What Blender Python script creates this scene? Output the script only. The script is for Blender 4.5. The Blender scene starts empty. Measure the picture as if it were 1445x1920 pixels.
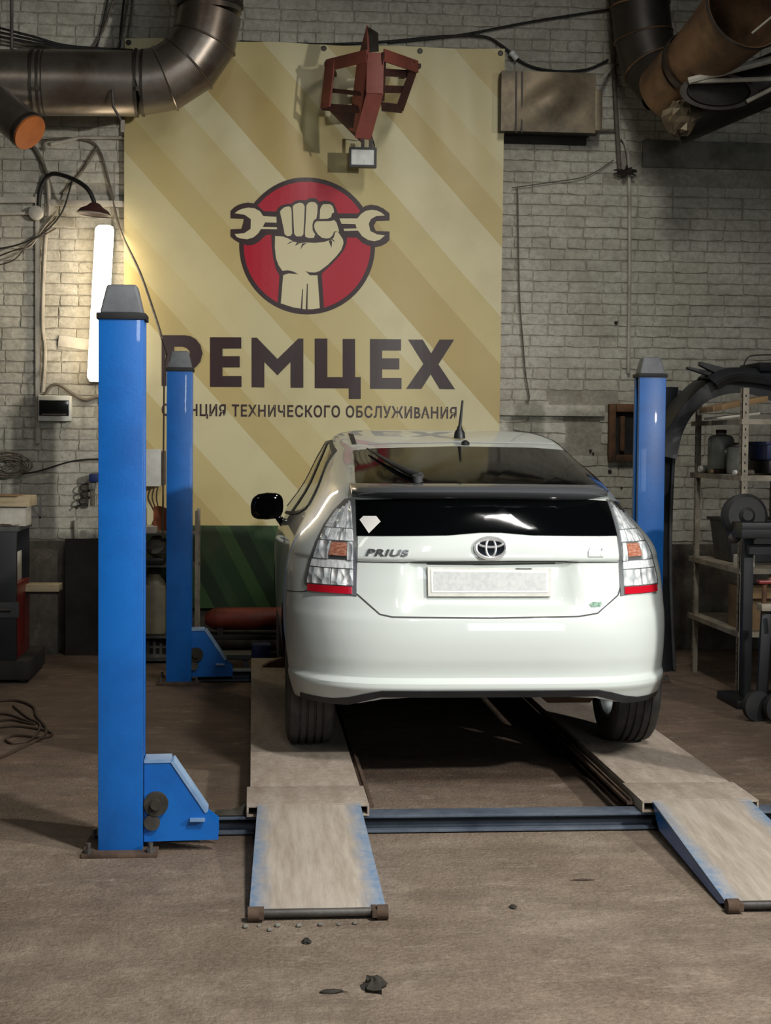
import bpy, bmesh, math, random
from mathutils import Vector, Matrix
random.seed(7)
PI = math.pi
scene = bpy.context.scene
COL = scene.collection

# ------------------------------------------------------------------ camera
FPX, IW, IH = 2900.0, 1445.0, 1920.0
CAM = Vector((0, 0, 1.524))
yaw, pitch, roll = math.atan(250/FPX), math.atan(126/FPX), math.radians(.5)
FW = Vector((math.sin(yaw)*math.cos(pitch), math.cos(yaw)*math.cos(pitch), -math.sin(pitch)))
R0 = Vector((math.cos(yaw), -math.sin(yaw), 0)); U0 = R0.cross(FW)
RT = R0*math.cos(roll)+U0*math.sin(roll); UP = RT.cross(FW)
cam_data = bpy.data.cameras.new('camera'); cam = bpy.data.objects.new('camera', cam_data)
COL.objects.link(cam); scene.camera = cam
cam_data.sensor_fit = 'HORIZONTAL'; cam_data.sensor_width = 36; cam_data.lens = FPX*36/IW
cam_data.clip_end = 100
mw = Matrix((RT, UP, -FW)).transposed().to_4x4(); mw.translation = CAM
cam.matrix_world = mw

def at(px, py, Y):          # point of a plane Y = const seen at a pixel of the photo
    d = (px-IW/2)*RT-(py-IH/2)*UP+FPX*FW
    return CAM+d*((Y-CAM.y)/d.y)
def fl(px, py, z=0.0):      # point of a level plane
    d = (px-IW/2)*RT-(py-IH/2)*UP+FPX*FW
    return CAM+d*((z-CAM.z)/d.z)

# ------------------------------------------------------------------ light and view
scene.view_settings.view_transform = 'Standard'
scene.view_settings.look = 'None'
scene.view_settings.exposure = 0.0
scene.view_settings.gamma = 1.0
scene.view_settings.use_curve_mapping = False
w = bpy.data.worlds.new('world'); scene.world = w; w.use_nodes = True
w.node_tree.nodes['Background'].inputs[0].default_value = (.75, .85, 1, 1)
w.node_tree.nodes['Background'].inputs[1].default_value = .015

def look(o, tgt):
    o.rotation_euler = (Vector(tgt)-o.location).to_track_quat('-Z', 'Y').to_euler()
def area(name, loc, tgt, sx, sy, power, col, spread=PI):
    l = bpy.data.lights.new(name, 'AREA'); l.shape = 'RECTANGLE'; l.size = sx; l.size_y = sy
    l.energy = power; l.color = col; l.spread = spread
    o = bpy.data.objects.new(name, l); COL.objects.link(o); o.location = loc; look(o, tgt); return o
def spot(name, loc, tgt, power, col, cone, blend, size):
    l = bpy.data.lights.new(name, 'SPOT'); l.energy = power; l.color = col
    l.spot_size = math.radians(cone); l.spot_blend = blend; l.shadow_soft_size = size
    o = bpy.data.objects.new(name, l); COL.objects.link(o); o.location = loc; look(o, tgt); return o
spot('work_floodlight', (5.3, 2.0, 3.4), (-.2, 8.3, 1.6), 1750, (1, .97, .91), 60, 1.0, .10)
area('hall_window', (3.3, -3.6, 2.5), (1.0, 7, 1.2), 2.2, 1.6, 92, (.80, .92, 1))
area('ceiling_lamp', (2.3, 2.3, 5.1), (1.3, 3.7, 0), .35, 1.2, 140, (1, .98, .94), math.radians(105))
area('rear_ceiling_lamp', (.6, -1.2, 4.7), (1.0, 6.5, .8), .35, 1.2, 55, (.97, 1, .97))
area('bay_ceiling_lamp', (2.0, 7.3, 5.3), (1.9, 10.6, 1.2), .3, 1.0, 24, (1, .96, .88), math.radians(95))
area('far_ceiling_lamp', (-2.6, 5.0, 5.0), (-1.0, 8.5, .5), .35, 1.2, 12, (1, .93, .8))

# ------------------------------------------------------------------ materials
def lin(h):
    h = h.lstrip('#'); o = []
    for i in (0, 2, 4):
        v = int(h[i:i+2], 16)/255; o.append(v/12.92 if v <= .04045 else ((v+.055)/1.055)**2.4)
    return tuple(o)+(1,)
def rgba(c):
    return lin(c) if isinstance(c, str) else (tuple(c)+(1,))[:4]
MATS = {}
class NT:
    def __init__(s, name):
        s.m = bpy.data.materials.new(name); s.m.use_nodes = True; s.t = s.m.node_tree; s.n = s.t.nodes
        s.b = s.n['Principled BSDF']; s.geo = s.n.new('ShaderNodeNewGeometry'); s.pos = s.geo.outputs['Position']
    def L(s, a, b): s.t.links.new(a, b)
    def noise(s, scale, detail=5, rough=.6, vec=None, dist=0):
        n = s.n.new('ShaderNodeTexNoise'); n.inputs['Scale'].default_value = scale
        n.inputs['Detail'].default_value = detail; n.inputs['Roughness'].default_value = rough
        n.inputs['Distortion'].default_value = dist
        s.L(vec or s.pos, n.inputs['Vector']); return n.outputs['Fac']
    def stretch(s, sx, sy, sz):
        n = s.n.new('ShaderNodeMapping'); n.inputs['Scale'].default_value = (sx, sy, sz)
        s.L(s.pos, n.inputs['Vector']); return n.outputs[0]
    def rmp(s, fac, stops, const=False):
        n = s.n.new('ShaderNodeValToRGB'); cr = n.color_ramp
        if const: cr.interpolation = 'CONSTANT'
        while len(cr.elements) < len(stops): cr.elements.new(.5)
        for e, (p, c) in zip(cr.elements, stops):
            e.position = p; e.color = rgba(c) if not isinstance(c, (int, float)) else (c, c, c, 1)
        s.L(fac, n.inputs[0]); return n.outputs[0]
    def mix(s, f, a, b, mode='MIX'):
        n = s.n.new('ShaderNodeMix'); n.data_type = 'RGBA'; n.blend_type = mode
        for k, v in ((0, f), (6, a), (7, b)):
            if isinstance(v, (int, float)): n.inputs[k].default_value = v if k == 0 else (v, v, v, 1)
            elif isinstance(v, (str, tuple)): n.inputs[k].default_value = rgba(v)
            else: s.L(v, n.inputs[k])
        return n.outputs[2]
    def math(s, op, a, b=None):
        n = s.n.new('ShaderNodeMath'); n.operation = op
        for k, v in ((0, a), (1, b)):
            if v is None: continue
            if isinstance(v, (int, float)): n.inputs[k].default_value = v
            else: s.L(v, n.inputs[k])
        return n.outputs[0]
    def bump(s, h, strength=.3, dist=.01):
        n = s.n.new('ShaderNodeBump'); n.inputs['Strength'].default_value = strength
        n.inputs['Distance'].default_value = dist; s.L(h, n.inputs['Height']); s.L(n.outputs[0], s.b.inputs['Normal'])
    def base(s, c):
        if isinstance(c, (str, tuple)): s.b.inputs['Base Color'].default_value = rgba(c)
        else: s.L(c, s.b.inputs['Base Color'])
    def set(s, rough=.5, metal=0, coat=0, spec=None):
        s.b.inputs['Roughness'].default_value = rough; s.b.inputs['Metallic'].default_value = metal
        s.b.inputs['Coat Weight'].default_value = coat; s.b.inputs['Coat Roughness'].default_value = .03
        if spec is not None: s.b.inputs['Specular IOR Level'].default_value = spec
        return s.m
def mat(name, c, c2=None, scale=5, rough=.5, metal=0, coat=0, bump=0, bscale=60, lo=.4, hi=.65, spec=None, vec=None):
    if name in MATS: return MATS[name]
    s = NT(name)
    if c2 is None: s.base(c)
    else: s.base(s.mix(s.rmp(s.noise(scale, 6, .65, s.stretch(*vec) if vec else None), [(lo, 0.), (hi, 1.)]), c, c2))
    if bump: s.bump(s.noise(bscale, 4), bump, .006)
    MATS[name] = s.set(rough, metal, coat, spec); return s.m
def emis(name, c, strength):
    s = NT(name); s.base(c); s.b.inputs['Emission Color'].default_value = rgba(c)
    s.b.inputs['Emission Strength'].default_value = strength; MATS[name] = s.set(.4); return s.m

# concrete floor: dusty grey-brown with dark oily patches
s = NT('concrete_floor')
n1 = s.noise(.9, 7, .62, dist=.4); n2 = s.noise(5.5, 8, .7, s.stretch(1, .7, 1)); n3 = s.noise(60, 3, .7)
c = s.mix(s.rmp(n1, [(.36, 0.), (.62, 1.)]), '#6b5746', '#988978')
c = s.mix(s.rmp(n2, [(.36, .25), (.60, 1.)]), '#5b4a3b', c)
c = s.mix(s.rmp(s.noise(28, 6, .8, s.stretch(1, .5, 1)), [(.40, .0), (.62, .5)]), c, '#5f5042')
c = s.mix(s.rmp(n3, [(.3, .35), (.7, 0.)]), c, '#b3a592')
c = s.mix(s.rmp(s.noise(2.3, 9, .75), [(.60, 0.), (.72, .8)]), c, '#3c2f26')
c = s.mix(s.rmp(s.noise(14, 5, .8, s.stretch(1, .35, 1)), [(.62, 0.), (.75, .6)]), c, '#a89a86')
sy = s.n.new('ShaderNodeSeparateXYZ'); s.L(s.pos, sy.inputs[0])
far_tone = s.math('ADD', sy.outputs[1], s.math('MULTIPLY', s.math('SUBTRACT', s.noise(.8, 6, .7), .5), 4.5))   # floor turns browner and darker further in, ragged edge
c = s.mix(s.rmp(s.math('MULTIPLY', far_tone, .1), [(.55, 0.), (.74, .72)]), c, s.mix(s.rmp(s.noise(4, 7, .75, s.stretch(.6, 1.6, 1)), [(.38, 0.), (.62, 1.)]), '#3f2d20', '#6b5240'))
c = s.mix(s.rmp(s.noise(3.2, 8, .74, s.stretch(.5, 1.3, 1)), [(.46, 0.), (.66, .55)]), c, '#5a4c40')
c = s.mix(s.rmp(s.noise(8, 8, .78, s.stretch(.6, 1.2, 1)), [(.55, 0.), (.72, .6)]), c, '#aa9c8b')
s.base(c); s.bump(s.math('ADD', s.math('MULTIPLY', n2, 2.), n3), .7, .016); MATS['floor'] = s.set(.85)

# whitewashed brick, old paint with soot
def brickmat(name, dark):
    s = NT(name)
    a = s.noise(3.1, 7, .7, s.stretch(1, 1, 1.3)); b = s.noise(24, 5, .75); g = s.noise(.55, 4, .5)
    c = s.mix(s.rmp(b, [(.36, 0.), (.6, 1.)]), '#a7a295' if not dark else '#8f897c', '#c4c1b4' if not dark else '#a8a396')
    c = s.mix(s.rmp(a, [(.44, 0.), (.72, .75)]), c, '#918b7d' if not dark else '#746d60')
    c = s.mix(s.rmp(s.noise(1.3, 8, .72, s.stretch(1.6, 1, .55)), [(.62, 0.), (.76, .75)]), c, '#5a5347')
    c = s.mix(s.rmp(g, [(.5, 0.), (.75, .35)]), c, '#5d5a52')
    s.base(c); s.bump(s.math('ADD', b, s.math('MULTIPLY', a, .6)), .5, .01); s.set(.8); MATS[name] = s.m
brickmat('brick_paint', False); brickmat('mortar_paint', True)
s = NT('dirty_plaster')
c = s.mix(s.rmp(s.noise(1.6, 9, .72, s.stretch(1.3, 1, .8)), [(.38, 0.), (.6, 1.)]), '#6d665b', '#2a2622')
c = s.mix(s.rmp(s.noise(7, 6, .7), [(.58, 0.), (.75, .7)]), c, '#8a8376')
s.base(c); s.bump(s.noise(12, 6, .7), .6, .02); MATS['plaster'] = s.set(.85)
mat('ceiling_paint', '#3c3c3a', '#2a2a2a', 2, .9); mat('side_wall', '#5a574f', '#403d38', 1.2, .85)
mat('concrete', '#85837a', '#5a574f', 4, .85, bump=.5, bscale=30)

# banner print
s = NT('banner_print')
sep = s.n.new('ShaderNodeSeparateXYZ'); s.L(s.pos, sep.inputs[0]); X, Z = sep.outputs[0], sep.outputs[2]
q = s.math('ADD', s.math('MULTIPLY', X, .74), s.math('MULTIPLY', Z, .67))
fr = s.math('FRACT', s.math('MULTIPLY', s.math('ADD', q, 10.07), 1/2.3))
cream = s.rmp(fr, [(0, '#d0c69b'), (.13, '#c3b27c'), (.22, '#cabc8b'), (.36, '#d3caa2'), (.45, '#bca770'), (.58, '#c8b984'), (.68, '#d4cba3'), (.83, '#c2b07a'), (.91, '#ccbf90')], True)
q2 = s.math('ADD', s.math('MULTIPLY', X, .87), s.math('MULTIPLY', Z, .45))
fr2 = s.math('FRACT', s.math('MULTIPLY', s.math('ADD', q2, 10.0), 1/.36))
green = s.rmp(fr2, [(0, '#2b4228'), (.28, '#3a5530'), (.52, '#243723'), (.8, '#31492b')], True)
lower = s.math('LESS_THAN', Z, .925)
c = s.mix(lower, cream, green)
c = s.mix(s.rmp(s.noise(2.0, 6, .6), [(.5, 0.), (.8, .25)]), c, '#8e7f55')
s.base(c); MATS['banner'] = s.set(.42, spec=.35)
mat('print_dark', '#3b2a2b', rough=.38, spec=.4); mat('print_red', '#b5152f', rough=.35, spec=.4)
mat('print_cream', '#dcd2ab', rough=.42, spec=.35)

# metals, paints, plastics
mat('car_paint', '#ced5d1', rough=.32, coat=.7)
mat('car_seam', '#3a3c3b', rough=.6); mat('car_glass', '#050607', rough=.07, spec=.16)
mat('gloss_black', '#08090b', rough=.08, coat=.6); mat('trim_plastic', '#2f3133', '#26282a', 8, .6)
mat('grey_spoiler', '#54565a', rough=.22, coat=.5)
mat('chrome', '#e4e6e8', rough=.28, metal=.7); mat('dark_chrome', '#20242a', rough=.15, metal=.6)
mat('lamp_bezel', '#8d9093', rough=.25, metal=.6); mat('lamp_red', '#c01428', rough=.15, coat=1)
mat('lamp_amber', '#a05a42', '#c79a86', 60, .15, coat=1, vec=(.1, 1, 2))
s = NT('lamp_silver')
wv = s.n.new('ShaderNodeTexVoronoi'); wv.inputs['Scale'].default_value = 26; s.L(s.stretch(1.2, .6, .75), wv.inputs['Vector'])
s.base(s.rmp(wv.outputs['Distance'], [(.2, '#ffffff'), (.6, '#b9c0c3')]))
s.bump(wv.outputs['Distance'], .9, .02); MATS['lamp_silver'] = s.set(.2, .0, 1)
mat('lamp_clear', '#f4f6f7', '#b7bec2', 40, .1, metal=.0, coat=1, vec=(2, 1, .4))
mat('white_plastic', '#d6d6cf', '#bdbdb5', 6, .5); mat('sticker', '#e9e6e2', rough=.5); mat('green_print', '#2b6d52', '#9db7a4', 60, .5)
mat('plate_face', '#e3e6e2', rough=.4); mat('plate_grey', '#c9cccb', '#b9bcbc', 50, .5)
mat('tyre_rubber', '#3a3a3a', '#4d4a45', 14, .8, bump=.3, bscale=200); mat('rim_alloy', '#9a9d9f', rough=.3, metal=.9)
mat('underbody', '#141414', '#231d18', 5, .85)
mat('blue_paint', '#0f66bb', '#0c58a6', 3, .38, bump=.08, bscale=90, coat=.15)
mat('blue_edge', '#8fa9c6', '#6f8fb5', 6, .5)
mat('cap_rubber', '#6f7276', '#5c5f63', 9, .6); mat('black_rubber', '#17181a', '#222222', 9, .65)
s = NT('dusty_ramp')
d = s.noise(5, 7, .7, s.stretch(2.5, .6, 1)); d2 = s.noise(40, 4, .7)
c = s.mix(s.rmp(d, [(.36, 0.), (.62, 1.)]), '#8b7e70', '#a69a8d')
c = s.mix(s.rmp(d2, [(.35, .5), (.6, 0.)]), c, '#796c5f'); s.base(c); s.bump(d2, .25, .006); MATS['ramp_dust'] = s.set(.85)
s = NT('ramp_plate')            # blue paint worn through along the wheel track, dust lying on the middle
tc = s.n.new('ShaderNodeTexCoord'); sp = s.n.new('ShaderNodeSeparateXYZ'); s.L(tc.outputs['Object'], sp.inputs[0])
u = s.math('ABSOLUTE', sp.outputs[0]); u = s.math('ADD', u, s.math('MULTIPLY', s.math('SUBTRACT', s.noise(18, 5, .7, s.stretch(1, .4, 1)), .5), .09))
c = s.mix(s.rmp(d2 if False else s.noise(9, 6, .7, s.stretch(3, .3, 1)), [(.35, 0.), (.62, 1.)]), '#948879', '#b0a598')
blue = s.mix(s.rmp(s.noise(30, 5, .7), [(.35, 0.), (.7, 1.)]), '#5f7c9c', '#8f959b')
s.base(s.mix(s.rmp(u, [(.14, 0.), (.205, 1.)]), c, blue)); s.bump(s.noise(50, 4), .2, .005); MATS['ramp_plate'] = s.set(.75)
mat('dirty_steel', '#5e5b57', '#3a3532', 6, .55, metal=.3, bump=.2); mat('beam_steel', '#5c6470', '#3c4654', 5, .5, bump=.1)
mat('rust_dust', '#5d4a3b', '#3b2c22', 8, .85, bump=.4, bscale=40)
mat('duct_steel', '#8a837b', '#6b5d51', 2.5, .34, metal=.75, bump=.06, bscale=30)
mat('duct_band', '#4a443f', '#332d29', 6, .5, metal=.6)
mat('duct_rust', '#7d6047', '#453529', 3.2, .5, metal=.35, bump=.2, bscale=30)
mat('duct_dark', '#3b3631', '#28241f', 4, .5, metal=.4); mat('orange_cap', '#bd6a2d', '#a85a26', 6, .6)
mat('red_oxide', '#84453a', '#68352d', 4, .6, bump=.15); mat('dark_oxide', '#43211c', '#2a1613', 5, .7)
mat('black_plastic', '#101113', '#1b1c1e', 6, .45); mat('lens_white', '#dfe2de', '#cfd2cd', 30, .25, coat=.5)
mat('grey_conduit', '#a29c90', '#857d70', 6, .6); mat('pale_conduit', '#b9b4a8', '#989186', 5, .6)
mat('cable_black', '#1c1b1a', rough=.6); mat('cable_grey', '#6c6459', '#4d463d', 20, .7); mat('cable_brown', '#3d2d22', rough=.7)
mat('dark_glass', '#1a1c1d', rough=.12); mat('paper_white', '#c9c4b8', '#aaa498', 8, .8)
mat('cardboard', '#8a6f4e', '#6f5940', 6, .85); mat('wood_pale', '#b7a789', '#9c8b6c', 6, .8, vec=(1, 6, 6))
mat('tool_black', '#101114', '#1a1b1d', 5, .45); mat('tool_red', '#7e1f18', '#5e1814', 5, .4, coat=.2)
mat('grime_black', '#1a1816', '#2a2622', 5, .85); mat('tarnish', '#7a6d58', '#3d362d', 2.6, .45, metal=.5, bump=.15, bscale=12)
mat('rack_paint', '#958c7c', '#6f675a', 8, .6); mat('rack_hole', '#2a2622', rough=.9)
mat('fender_black', '#17191c', '#22252a', 4, .55); mat('fender_grey', '#4a4b4c', '#333435', 6, .6)
mat('blue_plastic', '#1d2f66', '#16244d', 4, .5); mat('pale_bottle', '#7f8078', '#5c5d57', 5, .4)
mat('tank_red', '#7a3324', '#4d2018', 5, .5); mat('can_beige', '#8b8470', '#6c6656', 4, .6); mat('crate_grey', '#6b6a64', '#4b4a46', 6, .7)
mat('orange_rag', '#96583a', '#7a4630', 8, .85); mat('rust_wood', '#6b4a30', '#3c2b1f', 5, .8, bump=.3, bscale=30)
mat('oily_rag', '#2a2722', '#3b362e', 9, .9, bump=.5, bscale=40)
emis('tube_glow', '#ffeccb', 20)
m = MATS

# ------------------------------------------------------------------ mesh helpers
WPOS = {}
def finish(name, me, material, parent=None, origin=None, smooth=False):
    if isinstance(material, (list, tuple)):
        for k in material: me.materials.append(k)
    else: me.materials.append(material)
    if origin is None:
        xs = [v.co for v in me.vertices]
        origin = Vector(((min(v.x for v in xs)+max(v.x for v in xs))/2, (min(v.y for v in xs)+max(v.y for v in xs))/2,
                         (min(v.z for v in xs)+(max(v.z for v in xs) if parent else min(v.z for v in xs)))/2))
    origin = Vector(origin)
    me.transform(Matrix.Translation(-origin))
    if smooth: me.shade_smooth(); me.set_sharp_from_angle(angle=math.radians(smooth if smooth is not True else 40))
    o = bpy.data.objects.new(name, me); COL.objects.link(o)
    if parent is not None:
        o.parent = parent; o.location = origin-WPOS[parent.name]
    else: o.location = origin
    WPOS[o.name] = origin
    return o
def tag(o, label=None, cat=None, group=None, kind=None):
    if label: o['label'] = label
    if cat: o['category'] = cat
    if group: o['group'] = group
    if kind: o['kind'] = kind
    return o
def thing(name, loc, label, cat, group=None):
    o = bpy.data.objects.new(name, None); COL.objects.link(o); o.location = loc; o.empty_display_size = .1
    WPOS[o.name] = Vector(loc); return tag(o, label, cat, group)
class MB:
    def __init__(s): s.v = []; s.f = []; s.mi = []
    def add(s, vs, fs, mi=0):
        b = len(s.v); s.v += [Vector(v) for v in vs]; s.f += [tuple(i+b for i in f) for f in fs]; s.mi += [mi]*len(fs); return s
    def box(s, lo, hi, M=None, mi=0):
        x0, y0, z0 = lo; x1, y1, z1 = hi
        vs = [Vector(p) for p in ((x0,y0,z0),(x1,y0,z0),(x1,y1,z0),(x0,y1,z0),(x0,y0,z1),(x1,y0,z1),(x1,y1,z1),(x0,y1,z1))]
        if M is not None: vs = [M @ v for v in vs]
        return s.add(vs, [(0,3,2,1),(4,5,6,7),(0,1,5,4),(1,2,6,5),(2,3,7,6),(3,0,4,7)], mi)
    def hexa(s, a, b, mi=0):       # two quads (same winding) joined
        return s.add(list(a)+list(b), [(3,2,1,0),(4,5,6,7),(0,1,5,4),(1,2,6,5),(2,3,7,6),(3,0,4,7)], mi)
    def prism(s, poly, d0, d1, axis='y', mi=0):   # polygon in the other two axes
        n = len(poly)
        def P(a, b, d): return {'y': (a, d, b), 'x': (d, a, b), 'z': (a, b, d)}[axis]
        vs = [P(a, b, d0) for a, b in poly]+[P(a, b, d1) for a, b in poly]
        return s.add(vs, [tuple(range(n)), tuple(range(2*n-1, n-1, -1))]+[(i, i+n, (i+1) % n+n, (i+1) % n) for i in range(n)], mi)
    def tube(s, pts, r, seg=10, caps=True, mi=0, closed=False):
        pts = [Vector(p) for p in pts]; n = len(pts)
        rs = r if isinstance(r, (list, tuple)) else [r]*n
        t0 = (pts[1]-pts[0]).normalized()
        up = Vector((0, 0, 1)) if abs(t0.z) < .9 else Vector((1, 0, 0))
        nrm = t0.cross(up).normalized(); b = len(s.v)
        for i, p in enumerate(pts):
            if closed: t = (pts[(i+1) % n]-pts[i-1]).normalized()
            else: t = (pts[min(i+1, n-1)]-pts[max(i-1, 0)]).normalized()
            nrm = (nrm-t*nrm.dot(t))
            nrm = nrm.normalized() if nrm.length > 1e-6 else t.orthogonal().normalized()
            bi = t.cross(nrm)
            for k in range(seg):
                a = 2*PI*k/seg; s.v.append(p+(nrm*math.cos(a)+bi*math.sin(a))*rs[i])
        m_ = n if closed else n-1
        for i in range(m_):
            i2 = (i+1) % n
            for k in range(seg):
                s.f.append((b+i*seg+k, b+i*seg+(k+1) % seg, b+i2*seg+(k+1) % seg, b+i2*seg+k)); s.mi.append(mi)
        if caps and not closed:
            s.f.append(tuple(b+k for k in range(seg-1, -1, -1))); s.mi.append(mi)
            s.f.append(tuple(b+(n-1)*seg+k for k in range(seg))); s.mi.append(mi)
        return s
    def lathe(s, prof, M=None, seg=24, mi=0, closed=False):   # prof (r, h) about local Z
        b = len(s.v); n = len(prof)
        for r, h in prof:
            for k in range(seg):
                a = 2*PI*k/seg; p = Vector((r*math.cos(a), r*math.sin(a), h)); s.v.append(M @ p if M is not None else p)
        for i in range(n if closed else n-1):
            i2 = (i+1) % n
            for k in range(seg):
                s.f.append((b+i*seg+k, b+i*seg+(k+1) % seg, b+i2*seg+(k+1) % seg, b+i2*seg+k)); s.mi.append(mi)
        if not closed:
            s.f.append(tuple(b+k for k in range(seg-1, -1, -1))); s.mi.append(mi)
            s.f.append(tuple(b+(n-1)*seg+k for k in range(seg))); s.mi.append(mi)
        return s
    def mesh(s, name, bevel=0, bseg=2, sub=0):
        me = bpy.data.meshes.new(name); me.from_pydata(s.v, [], s.f)
        me.polygons.foreach_set('material_index', s.mi)
        bm = bmesh.new(); bm.from_mesh(me)
        bmesh.ops.recalc_face_normals(bm, faces=bm.faces)
        if bevel:
            es = [e for e in bm.edges if len(e.link_faces) == 2 and e.calc_face_angle(0) > .5]
            bmesh.ops.bevel(bm, geom=es, offset=bevel, segments=bseg, affect='EDGES', profile=.6, clamp_overlap=True)
        bm.to_mesh(me); bm.free(); return me
    def build(s, name, material, parent=None, smooth=False, bevel=0, origin=None, bseg=2):
        return finish(name, s.mesh(name, bevel, bseg), material, parent, origin, smooth if smooth else (35 if bevel else False))
def frame(p, z, x=None):     # matrix at p with local Z along z
    z = Vector(z).normalized(); q = z.to_track_quat('Z', 'Y').to_matrix().to_4x4(); q.translation = Vector(p); return q
def bez(pts, n=12):          # smooth curve through points
    pts = [Vector(p) for p in pts]; out = []
    for i in range(len(pts)-1):
        p0 = pts[max(i-1, 0)]; p1 = pts[i]; p2 = pts[i+1]; p3 = pts[min(i+2, len(pts)-1)]
        for k in range(n):
            t = k/n; out.append(.5*((2*p1)+(p2-p0)*t+(2*p0-5*p1+4*p2-p3)*t*t+(3*p1-p0-3*p2+p3)*t**3))
    return out+[pts[-1]]
def sheet(name, polys, mapf, grid, material, parent, thick=.002, off=.002, smooth=True, mesh=None):
    """flat polygons (with holes) cut into a grid, laid on a surface mapf(u, v, off) with a small thickness"""
    bm = bmesh.new()
    if mesh is not None: bm.from_mesh(mesh)
    else:
        es = []
        for poly in polys:
            vs = [bm.verts.new((a, b, 0)) for a, b in poly]
            for i in range(len(vs)): es.append(bm.edges.new((vs[i], vs[(i+1) % len(vs)])))
        bmesh.ops.triangle_fill(bm, use_beauty=True, use_dissolve=False, edges=es, normal=(0, 0, 1))
    for ax in (0, 1):
        lo = min(v.co[ax] for v in bm.verts); hi = max(v.co[ax] for v in bm.verts)
        n = int((hi-lo)/grid)
        for i in range(1, n+1):
            co = [0, 0, 0]; co[ax] = lo+(hi-lo)*i/(n+1); no = [0, 0, 0]; no[ax] = 1
            bmesh.ops.bisect_plane(bm, geom=bm.verts[:]+bm.edges[:]+bm.faces[:], plane_co=co, plane_no=no, dist=1e-6)
    uv = [(v.co.x, v.co.y) for v in bm.verts]
    be = [e for e in bm.edges if len(e.link_faces) == 1]
    if thick:
        nv0 = len(bm.verts)
        r = bmesh.ops.extrude_edge_only(bm, edges=be)
        newv = [g for g in r['geom'] if isinstance(g, bmesh.types.BMVert)]
        newset = set(newv)
        for v in bm.verts:
            a, b = v.co.x, v.co.y; v.co = mapf(a, b, off-thick if v in newset else off)
    else:
        for v in bm.verts: v.co = mapf(v.co.x, v.co.y, off)
    bmesh.ops.recalc_face_normals(bm, faces=bm.faces)
    me = bpy.data.meshes.new(name); bm.to_mesh(me); bm.free()
    return finish(name, me, material, parent, None, 40 if smooth else False)
def copy_tree(o, loc, parent=None):
    c = o.copy(); COL.objects.link(c); c.location = loc
    if parent: c.parent = parent
    WPOS[c.name] = Vector(loc)
    for ch in list(o.children): copy_tree(ch, ch.location, c)
    return c
def S_(o): return tag(o, kind='structure')

# ------------------------------------------------------------------ the hall
WY = 11.42          # face of the mortar on the back wall
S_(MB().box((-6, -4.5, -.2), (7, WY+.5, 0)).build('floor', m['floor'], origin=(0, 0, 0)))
S_(MB().box((-6, -4.5, 5.7), (7, WY+.5, 5.9)).build('ceiling', m['ceiling_paint'], origin=(0, 0, 5.7)))
S_(MB().box((-6.2, -4.5, 0), (-6, WY+.5, 5.7)).build('wall_left', m['side_wall'], origin=(-6, 0, 0)))
S_(MB().box((7, -4.5, 0), (7.2, WY+.5, 5.7)).build('wall_right', m['side_wall'], origin=(7, 0, 0)))
S_(MB().box((-6, -4.7, 0), (7, -4.5, 5.7)).build('wall_front', m['side_wall'], origin=(0, -4.5, 0)))
wall = S_(MB().box((-6, WY, 0), (7, WY+.4, 5.7)).build('wall_back', m['mortar_paint'], origin=(0, WY, 0)))
# window behind the camera: bars in front of the daylight
wf = MB()
wf.box((2.1, -4.5, 1.55), (2.2, -3.5, 3.45)).box((4.4, -4.5, 1.55), (4.5, -3.5, 3.45)).box((2.2, -4.5, 3.35), (4.4, -3.5, 3.45)).box((2.2, -4.5, 1.55), (4.4, -3.5, 1.65))
win = S_(wf.build('window_1', m['rack_paint'], origin=(3.3, -4.5, 1.6)))
for i in range(5):
    x = 2.62+i*.34; MB().box((x-.012, -3.53, 1.65), (x+.012, -3.51, 3.35)).build('window_bar', m['black_plastic'], win)
for i in range(2):
    z = 2.2+i*.57; MB().box((2.2, -3.56, z-.012), (4.4, -3.54, z+.012)).build('window_bar', m['black_plastic'], win)

# bricks: whitewashed courses
BW, BH, JT = .266, .0805, .009
def brick_mesh(k, wdt, h):
    nx, nz = (5 if wdt > .18 else 3), 3
    rnd = random.Random(k); vs = []; fs = []
    hx, hz = wdt/2, h/2
    for j in range(nz):
        for i in range(nx):
            a = -hx+wdt*i/(nx-1); b = -hz+h*j/(nz-1)
            edge = i in (0, nx-1) or j in (0, nz-1)
            cor = i in (0, nx-1) and j in (0, nz-1)
            a += rnd.uniform(-.005, .005); b += rnd.uniform(-.0045, .0045)
            if cor: a *= .98; b *= .93
            y = -(.010 if not edge else .0065)+rnd.uniform(-.002, .002)
            vs.append((a, y, b))
    for j in range(nz-1):
        for i in range(nx-1): fs.append((j*nx+i, j*nx+i+1, (j+1)*nx+i+1, (j+1)*nx+i))
    per = [i for i in range(nx)]+[j*nx+nx-1 for j in range(1, nz)]+[(nz-1)*nx+i for i in range(nx-2, -1, -1)]+[j*nx for j in range(nz-2, 0, -1)]
    b0 = len(vs)
    for p in per: vs.append((vs[p][0]*1.03, .004, vs[p][2]*1.05))
    for i in range(len(per)):
        i2 = (i+1) % len(per); fs.append((per[i2], per[i], b0+i, b0+i2))
    me = bpy.data.meshes.new('brick'); me.from_pydata([Vector(v) for v in vs], [], fs)
    bm = bmesh.new(); bm.from_mesh(me); bmesh.ops.recalc_face_normals(bm, faces=bm.faces); bm.to_mesh(me); bm.free()
    me.materials.append(m['brick_paint']); me.shade_smooth(); me.set_sharp_from_angle(angle=math.radians(32)); return me
stretch_m = [brick_mesh(k, BW-JT, BH-JT) for k in range(9)]
head_m = [brick_mesh(40+k, BW/2-JT, BH-JT) for k in range(5)]
slots = []
nrow = int((5.2-.80)/BH)
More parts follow.
